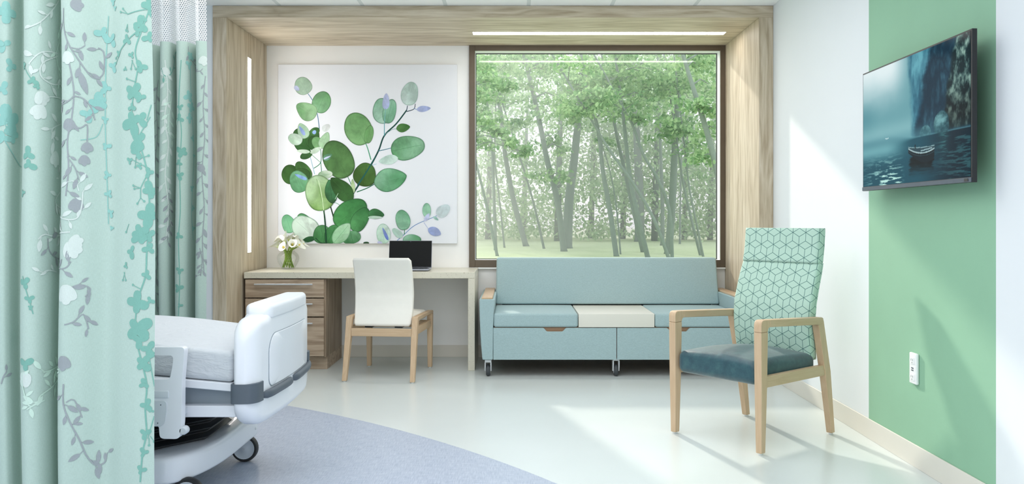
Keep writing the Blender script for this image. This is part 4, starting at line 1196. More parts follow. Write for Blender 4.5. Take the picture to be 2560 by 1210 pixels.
# wheels
for (x, y) in ((-1.287, 4.005), (-1.30, 3.34)):
    r, w = .0635, .034
    wh = MB().lathe([(r - .014, -w / 2), (r - .004, -w / 2), (r, -w / 2 + .008), (r, w / 2 - .008), (r - .004, w / 2), (r - .014, w / 2)], (x, y, r), 'y', 36).build('wheel', M['rubber'], bed, angle=50)
    MB().lathe([(.010, -w / 2 - .006), (.018, -w / 2 - .002), (r - .016, -w / 2 - .0012), (r - .0142, -w / 2 - .0024), (r - .0132, -w / 2 + .002)], (x, y, r), 'y', 30).build('wheel_disc', M['bed2'], wh, angle=40)
    MB().lathe([(.006, -w / 2 - .011), (.006, -w / 2 - .003)], (x, y, r), 'y', 12).build('axle', M['steel'], wh, angle=40)
    MB().box(x - .03, x + .03, y - .006 + .03, y + .006 + .03, r, .1).build('fork', M['bed2'], bed)
# near side rail: rounded loop with a hand opening and a stem
RY0, RY1 = 3.200, 3.236
def rl(px, py): return (PX(px, RY0), PZ(py, RY0))
OUT = rpoly([rl(200, 868), rl(462, 868), rl(459, 905), rl(455, 952), rl(454, 1062), rl(448, 1098), rl(399, 1097), rl(397, 1068), rl(392, 1064), rl(200, 1064)], .018)
HOLE = rpoly([rl(240, 887.5), rl(433, 889), rl(431, 915), rl(424, 948.5), rl(240, 948.5)], .014)
def holed_plate(outer_, hole_, y0, y1):
    bm = bmesh.new()
    def loop(pts):
        vs = [bm.verts.new((p[0], y0, p[1])) for p in pts]; return [bm.edges.new((vs[i], vs[(i + 1) % len(vs)])) for i in range(len(vs))]
    e = loop(outer_) + loop(hole_)
    bmesh.ops.triangle_fill(bm, edges=e, use_beauty=True, use_dissolve=False)
    fs = list(bm.faces)
    ex = bmesh.ops.extrude_face_region(bm, geom=fs)
    for v in ex['geom']:
        if isinstance(v, bmesh.types.BMVert): v.co.y = y1
    bmesh.ops.recalc_face_normals(bm, faces=bm.faces)
    m_ = MB(); bm.verts.index_update(); m_.add([tuple(v.co) for v in bm.verts], [tuple(v.index for v in f.verts) for f in bm.faces]); bm.free(); return m_
rail = holed_plate(OUT, HOLE, RY0, RY1).build('side_rail', M['bed'], bed, bevel=.006, bseg=3)
q = MB().rbox((PX(330, RY0), RY0 - .003, PZ(995, RY0)), (PX(422, RY0), RY0 + .004, PZ(977, RY0)), .003, 2); q.build('grip_recess', M['bed2'], rail, smooth=True)
q = MB().prism(rpoly([rl(300, 1003), rl(416, 1002), rl(418, 1020), rl(413, 1058), rl(402, 1066), rl(300, 1066)], .012), 'y', RY0 - .002, RY0 + .002); q.build('cover_plate', M['bed2'], rail, bevel=.001)
for (a, c) in ((402.5, 1012), (395, 1057.5)):
    p = rl(a, c); MB().lathe([(.0022, -.0032), (.0022, -.0015)], (p[0], RY0, p[1]), 'y', 10).build('screw', M['grey_plastic'], rail, angle=40)
p = rl(455, 1078); MB().lathe([(.012, 0), (.016, .006), (.016, .03), (.012, .036)], (p[0] + .002, RY0 + .0, p[1]), 'y', 18).build('pivot', M['bed2'], rail, angle=40)
MB().box(PX(410, RY0), PX(440, RY0), RY1 - .002, BN + .1, .39, .41).build('rail_arm', M['bed2'], bed)
# mattress
mt = thing('mattress', 'thick mattress in a white fitted sheet lying on the hospital bed', 'mattress', (-2.1, 3.69, .507))
def mfn(w, s, h):
    w.z += zt(w.x)
    if s.z > 0: w.z += .004 * math.sin(w.x * 9) * math.cos(w.y * 7)
    return w
MB().rbox((-3.1, BN + .05, .5075), (-1.108, BF - .05, .632), .022, 5, (30, 14, 2), mfn).build('fitted_sheet', M['sheet'], mt, smooth=True)
# ------------------------------------------------------------------ privacy curtains
def weave(name, rgb, var=.07):
    t = NT(name); c = lin(rgb); u = t.uv()
    a = t.noise(t.vmath('MULTIPLY', u, (1., .12, 1.)), 700, 2, .6); b_ = t.noise(t.vmath('MULTIPLY', u, (.12, 1., 1.)), 700, 2, .6)
    n = t.math('ADD', t.math('MULTIPLY', a, .55), t.math('MULTIPLY', b_, .45))
    col = t.ramp(n, [(.36, tuple(v * (1 - var) for v in c)), (.64, tuple(min(1, v * (1 + var)) for v in c))])
    t.bsdf(col, .9, t.bump(n, .25, .001), spec=.12, sheen=.08); return t.m
M['cur'] = [weave('mint_curtain_weave', (176, 197, 187)), weave('print_teal', (122, 172, 159), .05), weave('print_aqua', (140, 188, 180), .05),
            weave('print_grey', (150, 158, 161), .05), weave('print_white', (202, 214, 208), .05), weave('print_pale_sage', (196, 220, 206), .05)]
def net():
    t = NT('white_net'); u = t.uv(); p = .0132
    s = t.sep(u); v = t.comb(s[0], s[1], 0.); R = (p, p * 1.732, 1.)
    def wrap(x):
        nd = t.node('ShaderNodeVectorMath', operation='WRAP'); t.put(nd.inputs[0], x)
        nd.inputs[1].default_value = tuple(q / 2 for q in R); nd.inputs[2].default_value = tuple(-q / 2 for q in R); return nd.outputs[0]
    d = t.math('MINIMUM', t.vmath('LENGTH', wrap(v)), t.vmath('LENGTH', wrap(t.vmath('ADD', v, (R[0] / 2, R[1] / 2, 0)))))
    hole = t.math('LESS_THAN', d, p * .40)
    df = t.node('ShaderNodeBsdfDiffuse'); df.inputs[0].default_value = (*lin((240, 243, 244)), 1)
    tr = t.node('ShaderNodeBsdfTransparent'); mx = t.node('ShaderNodeMixShader')
    t.link(hole, mx.inputs[0]); t.link(df.outputs[0], mx.inputs[1]); t.link(tr.outputs[0], mx.inputs[2]); t.link(mx.outputs[0], t.out.inputs[0])
    return t.m
M['net'] = net()

class Cloth:
    """pleated hanging cloth: plan curves at hem and top, arc-length parameter u"""
    def __init__(self, bottom, top, z0, z1, n=420):
        def spline(pts):
            P_ = [np.array((PX(px, d), d)) for px, d in pts]; S = []
            for i in range(len(P_) - 1):
                p0, p1, p2, p3 = P_[max(i - 1, 0)], P_[i], P_[i + 1], P_[min(i + 2, len(P_) - 1)]
                for k in range(24):
                    t = k / 24
                    S.append(.5 * ((2 * p1) + (p2 - p0) * t + (2 * p0 - 5 * p1 + 4 * p2 - p3) * t * t + (3 * p1 - p0 - 3 * p2 + p3) * t ** 3))
            S.append(P_[-1]); return np.array(S)
        A, B = spline(bottom), spline(top)
        L = np.r_[0, np.cumsum(np.linalg.norm(np.diff(A, axis=0), axis=1))]
        self.L = L[-1]; self.n = n; uu = np.linspace(0, self.L, n); self.uu = uu
        self.A = np.c_[np.interp(uu, L, A[:, 0]), np.interp(uu, L, A[:, 1])]; self.B = np.c_[np.interp(uu, L, B[:, 0]), np.interp(uu, L, B[:, 1])]
        self.z0, self.z1 = z0, z1
    def xy(self, u, z):
        f = min(1, max(0, (z - self.z0) / (self.z1 - self.z0)))
        a = [np.interp(u, self.uu, self.A[:, i]) * (1 - f) + np.interp(u, self.uu, self.B[:, i]) * f for i in (0, 1)]
        s = .006 * math.sin(z * 3.1 + u * 2.3)
        return a[0] + s * .5, a[1] + s
    def pos(self, u, z, off=0.):
        x, y = self.xy(u, z)
        if off:
            x0, y0 = self.xy(max(0, u - .003), z); x1, y1 = self.xy(min(self.L, u + .003), z)
            tx, ty = x1 - x0, y1 - y0; l = math.hypot(tx, ty) or 1.
            x += ty / l * off; y += -tx / l * off
        return (x, y, z)
    def u_at(self, px, z):
        best = None
        for u in self.uu[::2]:
            x, y = self.xy(u, z); q = VX + F * x / y
            if abs(q - px) < 1.6:
                if best is None or y < best[1]: best = (u, y)
        if best: return best[0]
        return float(self.uu[int(np.argmin([abs(VX + F * self.xy(u, z)[0] / self.xy(u, z)[1] - px) for u in self.uu]))])
    def surface(self, mb, za, zb, nz):
        base = len(mb.v)
        for j in range(nz + 1):
            z = za + (zb - za) * j / nz
            for u in self.uu: mb.vert(self.pos(u, z), uv=(u, z))
        for j in range(nz):
            for i in range(self.n - 1):
                q = base + j * self.n + i; mb.face((q, q + 1, q + self.n + 1, q + self.n), 0)
class Print:
    """printed motifs laid into the cloth"""
    def __init__(self, cloth, mb, D, k=1.):
        self.c, self.mb, self.D, self.s, self.layer = cloth, mb, D, D / F * k, 0
        self.cache = {}
    def uz(self, px, py):
        y = self.D; z = EYE - (py - VY) * y / F
        u = self.c.u_at(px, z); y = self.c.xy(u, z)[1]
        return u, EYE - (py - VY) * y / F
    def poly(self, u, z, pts, mi):
        """pts: outline (du, dz) in metres round a centre"""
        self.layer += 1; off = .0012 + (self.layer % 40) * .00002
        b = self.mb; n = len(pts)
        cu = sum(p[0] for p in pts) / n; cz = sum(p[1] for p in pts) / n
        def put(du, dz):
            uu = min(self.c.L, max(0, u + du)); zz = min(self.c.z1 - .002, max(self.c.z0 + .002, z + dz)); return b.vert(self.c.pos(uu, zz, off), uv=(uu, zz))
        c0 = put(cu, cz); r1 = [put(cu + (p[0] - cu) * .5, cz + (p[1] - cz) * .5) for p in pts]; r2 = [put(*p) for p in pts]
        for i in range(n):
            k = (i + 1) % n
            b.face((c0, r1[i], r1[k]), mi); b.face((r1[i], r2[i], r2[k], r1[k]), mi)
    def petal(self, u, z, ang, L, w, mi, kind='round'):
        n = 14; pts = []
        for i in range(n):
            a = 2 * math.pi * i / n; t = .5 - .5 * math.cos(a); s = math.sin(a)
            wid = (t ** .55) * ((1 - t) ** .42) * 1.75 if kind == 'round' else (t ** .8) * ((1 - t) ** .95) * 3.2
            x, y = t * L, math.copysign(wid * w * .5, s) if abs(s) > 1e-6 else 0
            pts.append((x * math.cos(ang) - y * math.sin(ang), x * math.sin(ang) + y * math.cos(ang)))
        self.poly(u, z, pts, mi)
    def cluster(self, px, py, r, mi, n=None, seed=0):
        q = random.Random(seed * 17 + int(px * 3 + py)); u, z = self.uz(px, py); r *= self.s * .8
        n = n or (4 if r > .03 else 3); a0 = q.uniform(0, 6.28)
        for i in range(n):
            a = a0 + 6.283 * i / n + q.uniform(-.3, .3); l = r * q.uniform(.8, 1.15)
            self.petal(u + math.cos(a) * r * -.12, z + math.sin(a) * r * -.12, a, l * 1.15, l * .84, mi)
    def stem(self, pts, w, mi):
        P_ = []
        for p in pts: P_.append(self.uz(*p))
        self.stem_uz(P_, w * self.s, mi)
    def stem_uz(self, P_, w, mi):
        S = []
        P_ = [np.array(p) for p in P_]
        for i in range(len(P_) - 1):
            p0, p1, p2, p3 = P_[max(i - 1, 0)], P_[i], P_[i + 1], P_[min(i + 2, len(P_) - 1)]
            k_ = max(2, int(np.linalg.norm(p2 - p1) / .007))
            for k in range(k_):
                t = k / k_
                S.append(.5 * ((2 * p1) + (p2 - p0) * t + (2 * p0 - 5 * p1 + 4 * p2 - p3) * t * t + (3 * p1 - p0 - 3 * p2 + p3) * t ** 3))
        S.append(P_[-1]); self.layer += 1; off = .0011 + (self.layer % 40) * .00002; b = self.mb; prev = None
        for i, p in enumerate(S):
            d = S[min(i + 1, len(S) - 1)] - S[max(i - 1, 0)]; d = d / (np.linalg.norm(d) + 1e-9); nn = np.array((-d[1], d[0])) * w * .5
            ids = []
            for s in (-1, 1):
                q = p + nn * s; uu = min(self.c.L, max(0, q[0])); zz = min(self.c.z1 - .002, max(self.c.z0 + .002, q[1])); ids.append(b.vert(self.c.pos(uu, zz, off), uv=(uu, zz)))
            if prev: b.face((prev[0], ids[0], ids[1], prev[1]), mi)
            prev = ids
        return S
    def sprig(self, pts, w, mi, leaf=26, step=22, seed=0, berries=False):
        """stem with pointed leaves in alternating pairs"""
        q = random.Random(seed); P_ = [self.uz(*p) for p in pts]; S = self.stem_uz(P_, w * self.s, mi)
        acc = 0.; side = 1
        for i in range(1, len(S)):
            acc += np.linalg.norm(S[i] - S[i - 1])
            if acc > step * self.s:
                acc = 0.; side = -side; d = S[i] - S[i - 1]; a = math.atan2(d[1], d[0]) + side * q.uniform(.5, 1.1)
                l = leaf * self.s * q.uniform(.65, 1.15); st = l * q.uniform(.1, .5)
                u, z = S[i]; u2, z2 = u + math.cos(a) * st, z + math.sin(a) * st
                self.stem_uz([(u, z), (u2, z2)], w * self.s * .6, mi); self.petal(u2, z2, a + q.uniform(-.3, .3), l, l * .42, mi, 'leaf')
    def bell(self, px, py, r, mi, ang=-1.57):
        u, z = self.uz(px, py); r *= self.s
        for da in (-.45, 0, .45): self.petal(u, z, ang + da, r * (1.25 - abs(da) * .3), r * .7, mi, 'round')
        self.petal(u, z, ang, r * .8, r * .9, mi)
    def vine(self, pts, w, mi, flowers):
        self.stem(pts, w, mi)
        for k, (x, y, r) in enumerate(flowers): self.cluster(x, y, r, mi, seed=k)
    def berry(self, x, y, dx, dy, mi):
        self.stem([(x, y), (x + dx, y + dy)], 2, mi); u, z = self.uz(x + dx, y + dy); r = 3.2 * self.s
        self.poly(u, z, [(r * math.cos(a), r * math.sin(a)) for a in np.linspace(0, 5.6, 8)], mi)

FT = 2.20        # where the printed cloth ends and the net begins
hem = [(-330, 3.0), (-262, 2.90), (-215, 2.96), (-200, 3.02), (-140, 2.91), (-85, 2.95), (-50, 3.0), (0, 2.955), (26, 2.97), (54, 3.035), (65, 3.0), (55, 2.935), (64, 2.90), (95, 2.91), (130, 2.96), (152, 3.03), (160, 2.98), (148, 2.91), (160, 2.878), (205, 2.90), (268, 2.945), (310, 2.915), (350, 2.895), (391, 2.905)]
topc = [(x - (13 * max(0, (x - 270) / 121) if x > 270 else 0) + (3 if 140 < x < 165 else 0), d) for x, d in hem]
cur1 = thing('privacy_curtain', 'wide mint curtain printed with vines, hanging in front of the bed at the left edge', 'curtain', (-1.6, 2.95, 0))
cl = Cloth(hem, topc, .07, FT); mb = MB(); cl.surface(mb, .07, FT, 60)
pr = Print(cl, mb, 2.92)
T, AQ, GR, WH, SG = 1, 2, 3, 4, 5
# right-hand teal vine, from the top down
pr.vine([(374, 20), (352, 78), (338, 128), (346, 170), (334, 235), (330, 300), (346, 345), (366, 420), (374, 480), (372, 540), (366, 640)], 4, T,
        [(374, 14, 34), (350, 62, 26), (344, 76, 20), (360, 48, 14), (370, 94, 20), (318, 100, 22), (298, 132, 13), (331, 138, 13), (352, 166, 20), (334, 230, 34), (352, 244, 22), (330, 268, 18), (333, 305, 40), (350, 300, 26), (346, 352, 34), (344, 380, 22), (324, 402, 14), (350, 415, 12), (372, 432, 18), (376, 478, 30), (374, 538, 38), (350, 582, 30), (346, 596, 24), (374, 590, 24), (312, 172, 8)])
pr.vine([(366, 640), (364, 692), (344, 752), (338, 830), (356, 905), (366, 962), (364, 1020), (366, 1082), (356, 1132), (352, 1205)], 4, T,
        [(328, 628, 22), (314, 664, 10), (372, 622, 22), (366, 688, 19), (342, 756, 34), (343, 822, 42), (350, 850, 26), (372, 872, 26), (378, 886, 20), (358, 908, 28), (362, 960, 19), (368, 1014, 20), (364, 1084, 17), (360, 1132, 17), (353, 1176, 16), (376, 752, 14)])
for (x, y, dx, dy) in ((318, 34, -10, -12), (318, 34, -16, -4), (318, 60, 3, 18), (318, 60, -4, 16), (300, 134, -10, 24), (298, 134, -8, 12), (332, 150, -4, 22), (330, 150, 8, 22), (340, 205, -22, -8), (352, 395, 20, -6), (340, 392, -2, 26), (352, 470, -18, -6), (352, 470, -16, 2), (352, 495, -8, 14), (352, 495, 8, 8), (322, 560, -6, 20), (312, 680, -4, 20), (310, 680, 6, 20), (350, 722, -16, -10), (372, 1030, 12, -2), (376, 1090, 8, 14), (374, 1095, -2, 18)):
    pr.berry(x, y, dx, dy, T)
pr.stem([(318, 36), (340, 28), (376, 22)], 2.5, T); pr.stem([(298, 134), (318, 102), (346, 78)], 3.5, T); pr.stem([(346, 345), (376, 292)], 2.5, T); pr.stem([(366, 300), (378, 262)], 2.5, T)
pr.stem([(334, 400), (376, 422)], 2.5, T); pr.stem([(352, 470), (366, 440)], 2.5, T); pr.stem([(352, 470), (353, 496)], 2.5, T); pr.stem([(372, 880), (386, 966)], 2.5, T); pr.stem([(388, 1040), (370, 1096)], 2.5, T)
# left teal sprays
for (x, y, r) in ((60, 162, 16), (80, 202, 16), (92, 216, 9), (66, 312, 28), (70, 385, 26), (72, 412, 22), (58, 482, 14), (62, 708, 22), (72, 748, 14), (76, 768, 8), (62, 842, 26), (64, 910, 24)): pr.cluster(x, y, r, T, seed=3)
pr.stem([(60, 160), (80, 202), (96, 225)], 2.5, T); pr.stem([(58, 690), (72, 750), (84, 785)], 2.5, T)
# paler aqua repeat of the same vine
pr.vine([(272, 40), (266, 160), (262, 300), (268, 420), (272, 560)], 2.5, AQ, [(283, 4, 12), (288, 20, 8), (256, 84, 26), (280, 100, 24), (282, 166, 20), (244, 258, 32), (222, 286, 24), (250, 246, 22), (266, 220, 22), (262, 300, 14), (268, 366, 16), (270, 438, 15), (272, 486, 13), (278, 532, 14), (280, 570, 10)])
for (x, y, r) in ((18, 30, 34), (10, 112, 24), (26, 165, 22), (8, 222, 24), (20, 300, 46), (34, 336, 30), (8, 345, 24)): pr.cluster(x, y, r, AQ, seed=5)
pr.stem([(6, 340), (30, 380), (52, 418)], 2.5, AQ); pr.stem([(200, 350), (240, 342), (256, 310)], 2, AQ)
# grey vines
pr.sprig([(158, 20), (160, 66), (170, 108), (196, 150), (222, 186), (240, 196), (256, 188), (263, 160), (258, 128), (246, 120)], 3.2, GR, 26, 26, 1)
pr.sprig([(174, 118), (196, 122), (212, 114)], 2.6, GR, 24, 16, 2)
pr.sprig([(172, 150), (180, 200), (184, 240), (178, 300), (168, 352), (172, 420), (164, 490)], 3.4, GR, 24, 38, 3)
pr.sprig([(184, 240), (206, 246), (226, 268), (236, 300)], 3, GR, 28, 18, 4); pr.sprig([(184, 240), (166, 256), (154, 262)], 3, GR, 22, 16, 5)
pr.stem([(172, 316), (200, 320), (218, 312), (219, 356)], 3, GR); pr.bell(219, 356, 22, GR); pr.bell(212, 388, 22, GR); pr.bell(174, 10, 26, GR, 0.); pr.bell(172, 296, 26, GR); pr.bell(190, 496, 28, GR)
pr.sprig([(168, 392), (186, 420), (196, 450)], 2.6, GR, 26, 16, 6)
pr.petal(*pr.uz(196, 176), -1.25, 62 * pr.s, 18 * pr.s, GR, 'leaf')
pr.sprig([(120, 596), (134, 640), (150, 672), (176, 654)], 3, GR, 30, 18, 7); pr.sprig([(160, 730), (196, 712), (226, 722), (214, 742)], 3, GR, 24, 15, 8); pr.sprig([(160, 812), (186, 804), (210, 786), (220, 822)], 3, GR, 26, 15, 9)
pr.bell(158, 890, 30, GR)
pr.sprig([(158, 960), (160, 1010), (176, 1056), (198, 1100), (216, 1138), (240, 1162), (262, 1156), (268, 1134)], 3.6, GR, 28, 22, 10); pr.sprig([(164, 1006), (184, 1000), (206, 1044)], 2.8, GR, 24, 16, 11); pr.petal(*pr.uz(246, 1158), 1.5, 34 * pr.s, 12 * pr.s, GR, 'leaf'); pr.petal(*pr.uz(248, 1160), -1.5, 26 * pr.s, 12 * pr.s, GR, 'leaf')
pr.sprig([(2, 960), (8, 940), (16, 930)], 3, GR, 20, 12, 12)
pr.petal(*pr.uz(130, 592), .3, 30 * pr.s, 16 * pr.s, GR, 'leaf')
# white and sage vines
pr.sprig([(146, 0), (134, 22), (100, 56), (70, 70)], 3.2, WH, 28, 22, 13); pr.sprig([(150, 40), (148, 100), (140, 140), (150, 205)], 4, SG, 24, 30, 14)
pr.sprig([(142, 134), (104, 130), (72, 160)], 3, WH, 32, 22, 15); pr.sprig([(142, 140), (108, 156), (102, 190), (130, 210), (150, 210)], 3, WH, 26, 20, 16)
pr.stem([(150, 246), (124, 242), (112, 252)], 3, WH); pr.bell(98, 228, 30, WH, -1.2); pr.bell(104, 262, 32, WH, -1.9); pr.bell(138, 378, 34, WH)
pr.sprig([(152, 310), (130, 322), (134, 352)], 2.8, WH, 28, 14, 17); pr.sprig([(144, 400), (150, 430), (146, 448)], 2.5, WH, 16, 14, 18)
pr.sprig([(150, 480), (138, 510), (150, 540), (186, 548), (204, 520), (208, 480)], 3, WH, 26, 18, 19); pr.sprig([(198, 478), (190, 458), (180, 452)], 2.6, WH, 26, 12, 20)
pr.sprig([(176, 580), (140, 590), (112, 586), (94, 598)], 3, WH, 30, 16, 21); pr.bell(172, 604, 36, WH, -1.2); pr.bell(164, 712, 40, WH, -1.5); pr.bell(168, 128, 26, WH); pr.bell(170, 610, 28, WH, .3)
pr.sprig([(142, 680), (116, 676), (100, 688)], 2.6, WH, 26, 14, 22)
pr.sprig([(148, 930), (118, 976), (94, 1004), (72, 1014), (56, 960), (58, 930)], 3.4, SG, 28, 22, 23); pr.bell(72, 934, 32, WH, -2.3); pr.sprig([(148, 924), (126, 926), (108, 932)], 3, SG, 30, 12, 24)
pr.sprig([(110, 1000), (84, 1014), (66, 1024)], 3, SG, 26, 12, 25)
mb.build('printed_cloth', M['cur'], cur1, smooth=True)
mb = MB(); top1 = Cloth(topc, topc, FT, CEIL - .01); top1.surface(mb, FT + .001, CEIL - .03, 6); mb.build('net_header', M['net'], cur1, smooth=True)

# the second curtain, further back
hem2 = [(250, 5.02), (280, 4.95), (310, 5.03), (345, 4.96), (384, 5.03), (402, 5.075), (406, 5.03), (398, 4.96), (404, 4.93), (424, 4.955), (444, 5.05), (448, 5.0), (439.5, 4.95), (446, 4.92), (468, 4.95), (494, 5.05), (497, 4.99), (490, 4.94), (497, 4.92), (518, 4.94)]
cur2 = thing('privacy_curtain', 'narrow mint curtain with a white net top, gathered behind the bed beside the wooden portal', 'curtain', (-2.0, 4.98, 0))
cl2 = Cloth(hem2, hem2, .07, FT, 360); mb = MB(); cl2.surface(mb, .07, FT, 40)
pr = Print(cl2, mb, 4.95)
pr.vine([(452, 150), (446, 260), (452, 330), (448, 420), (452, 520), (446, 600), (450, 700), (446, 790)], 2.2, T, [(452, 232, 14), (450, 268, 12), (446, 296, 14), (452, 380, 20), (446, 408, 13), (448, 440, 14), (446, 590, 12), (450, 676, 13), (446, 720, 15), (448, 764, 9)])
pr.vine([(474, 130), (478, 250), (484, 380), (480, 520), (484, 600)], 2, AQ, [(476, 140, 16), (474, 162, 14), (472, 240, 18), (478, 268, 20), (474, 296, 16), (482, 346, 12), (484, 390, 8), (480, 470, 10), (482, 520, 10), (484, 570, 10)])
pr.sprig([(396, 200), (390, 260), (394, 330), (386, 420), (392, 500), (390, 560), (394, 640), (388, 720), (394, 780)], 2.2, GR, 20, 18, 30); pr.sprig([(514, 190), (508, 260), (512, 340), (504, 430), (510, 520), (506, 600), (510, 680)], 2.2, GR, 20, 18, 31)
pr.sprig([(412, 150), (418, 230), (412, 300), (420, 360), (414, 440), (420, 520), (416, 600)], 2.4, WH, 20, 16, 32); pr.sprig([(430, 240), (420, 300), (430, 344), (440, 320)], 2, SG, 20, 14, 33)
pr.sprig([(404, 170), (414, 190), (428, 184), (436, 160), (438, 132)], 2.6, T, 14, 18, 34); pr.sprig([(470, 116), (478, 150), (490, 178), (506, 172)], 2, GR, 14, 18, 35); pr.bell(412, 168, 20, WH); pr.bell(502, 410, 16, GR); pr.bell(510, 140, 20, WH); pr.sprig([(424, 470), (420, 510), (426, 560), (418, 600)], 2, GR, 18, 12, 36); pr.sprig([(500, 620), (506, 650), (500, 690)], 2, GR, 18, 12, 37)
mb.build('printed_cloth', M['cur'], cur2, smooth=True)
mb = MB(); t2 = Cloth(hem2, hem2, FT, CEIL - .01, 360); t2.surface(mb, FT + .001, CEIL - .03, 4); mb.build('net_header', M['net'], cur2, smooth=True)
# ------------------------------------------------------------------ woodland outside
GZ = .33
def ground_mat():
    t = NT('mown_grass'); o = t.coord(); n = t.noise(o, .7, 4, .6); n2 = t.noise(o, 9, 3, .6)
    c = t.mix(n, lin((178, 194, 146)), lin((214, 222, 190))); c = t.mix(t.math('MULTIPLY', n2, .4), c, lin((150, 174, 120)))
    t.bsdf(c, .95, spec=.1); return t.m
M['ground'] = ground_mat()
def gz(x, y): return GZ + .05 * math.sin(x * .35 + y * .21)
mb = MB(); nx, ny = 40, 40
for j in range(ny + 1):
    for i in range(nx + 1):
        x, y = -34 + 60 * i / nx, 7.6 + 70 * (j / ny) ** 1.4; mb.vert((x, y, gz(x, y)))
for j in range(ny):
    for i in range(nx):
        q = j * (nx + 1) + i; mb.face((q, q + 1, q + nx + 2, q + nx + 1))
struct(mb.build('lawn', M['ground'], smooth=True))

def leaf_mat(name, rgb, rgb2):
    t = NT(name)
    a = t.node('ShaderNodeAttribute', attribute_name='Col').outputs[2]
    c = t.mix(a, lin(rgb), lin(rgb2))
    d = t.node('ShaderNodeBsdfDiffuse'); tr = t.node('ShaderNodeBsdfTranslucent'); mx = t.node('ShaderNodeMixShader')
    t.link(c, d.inputs[0]); t.link(c, tr.inputs[0]); mx.inputs[0].default_value = .5
    t.link(d.outputs[0], mx.inputs[1]); t.link(tr.outputs[0], mx.inputs[2]); t.link(mx.outputs[0], t.out.inputs[0]); return t.m
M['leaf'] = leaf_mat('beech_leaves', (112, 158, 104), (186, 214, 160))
M['leaf_far'] = leaf_mat('haze_paled_leaves', (150, 184, 136), (204, 224, 184))  # far leaves coloured paler to imitate haze in front of them
M['bark'] = plain('grey_beech_bark', (124, 138, 126), .9, .16, 9)
def sun_top(y): return .55 + .485 * (y - 7.3)       # keeps crowns under the sunbeam that enters the window
def leaves(mb, c, rx, ry, rz, n, size, r):
    for _ in range(n):
        a, b_, d = r.gauss(0, .55), r.gauss(0, .55), r.gauss(0, .55)
        p = Vector((c[0] + a * rx, c[1] + b_ * ry, c[2] + d * rz))
        if p.z > sun_top(p.y) or p.z < GZ + .1: continue
        az = r.uniform(0, 6.283); tilt = r.gauss(0, .8); l = size * r.uniform(.7, 1.25); w = l * .30
        dx = Vector((math.cos(az) * math.cos(tilt), math.sin(az) * math.cos(tilt), math.sin(tilt)))
        sd = dx.cross(Vector((r.gauss(0, .4), r.gauss(0, .4), 1))).normalized()
        k = r.random(); col = (k, k, k, 1)
        q = [mb.vert(p - dx * l * .5, col), mb.vert(p - dx * l * .1 + sd * w, col), mb.vert(p + dx * l * .25 + sd * w * .8, col), mb.vert(p + dx * l * .5, col), mb.vert(p + dx * l * .25 - sd * w * .8, col), mb.vert(p - dx * l * .1 - sd * w, col)]
        mb.face(q)
def C6(cx, cy, D):
    return P(1160 + cx / 2.0167, 80 + cy / 2.0167, D)
def tree(label, D, pts, w, sprays, seed, name='woodland_tree', size=.13, dens=1., top=None):
    """pts: trunk line in window-crop coordinates from the foot upwards; w: trunk width in crop px; sprays: crown clumps (x, y, radius px)"""
    r = random.Random(seed)
    tp = [C6(x, y, D) for x, y in pts]
    tp[0].z = gz(tp[0].x, D) - .05
    # carry the trunk on upward above what the window shows
    d = (tp[-1] - tp[-2]).normalized(); lim = min(sun_top(D) - .3, 8.5)
    if tp[-1].z < lim and top is None: tp.append(tp[-1] + d * min(2.2, (lim - tp[-1].z) / max(.3, d.z)))
    S = []
    for i in range(len(tp) - 1):
        p0, p1, p2, p3 = tp[max(i - 1, 0)], tp[i], tp[i + 1], tp[min(i + 2, len(tp) - 1)]
        for k in range(7):
            t = k / 7; S.append(.5 * ((2 * p1) + (p2 - p0) * t + (2 * p0 - 5 * p1 + 4 * p2 - p3) * t * t + (3 * p1 - p0 - 3 * p2 + p3) * t ** 3))
    S.append(tp[-1])
    rw = w / 2.0167 * D / F / 2
    root = thing(name, label, 'tree', (S[0].x, D, gz(S[0].x, D)), group='trees beyond the window')
    n = len(S); rad = [rw * (1.25 if i == 0 else 1.0) * (1 - .55 * i / n) for i in range(n)]
    trk = MB().tube(S, rad, 10)
    fo = MB()
    xt, yt = pts[-1]
    sprays = list(sprays) + [(xt + r.uniform(-150, 150), r.uniform(90, 390), r.uniform(60, 95)) for _ in range(4)]
    for (x, y, rp) in sprays:
        c = C6(x, y, D + r.uniform(-1.2, 1.2)); rr = rp / 2.0167 * D / F
        c.z = min(c.z, sun_top(c.y) - .2)
        k = min(range(n), key=lambda i: (S[i] - c).length + (3 if S[i].z > c.z else 0))
        a = S[k]; m = (a + c) / 2 + Vector((0, 0, .12 * (c - a).length))
        trk.tube([a, m, c, c + (c - a) * .12], [rw * .30, rw * .2, rw * .12, .004], 6)
        for _ in range(6): leaves(fo, (c.x + r.uniform(-.9, .9) * rr, c.y + r.uniform(-.9, .9) * rr, c.z + r.uniform(-.55, .55) * rr), rr * .6, rr * .7, rr * .26, int(27 * dens), size, r)
    trk.build('trunk', M['bark'], root, smooth=True)
    if fo.v: fo.build('foliage', M['leaf'], root)
    return root
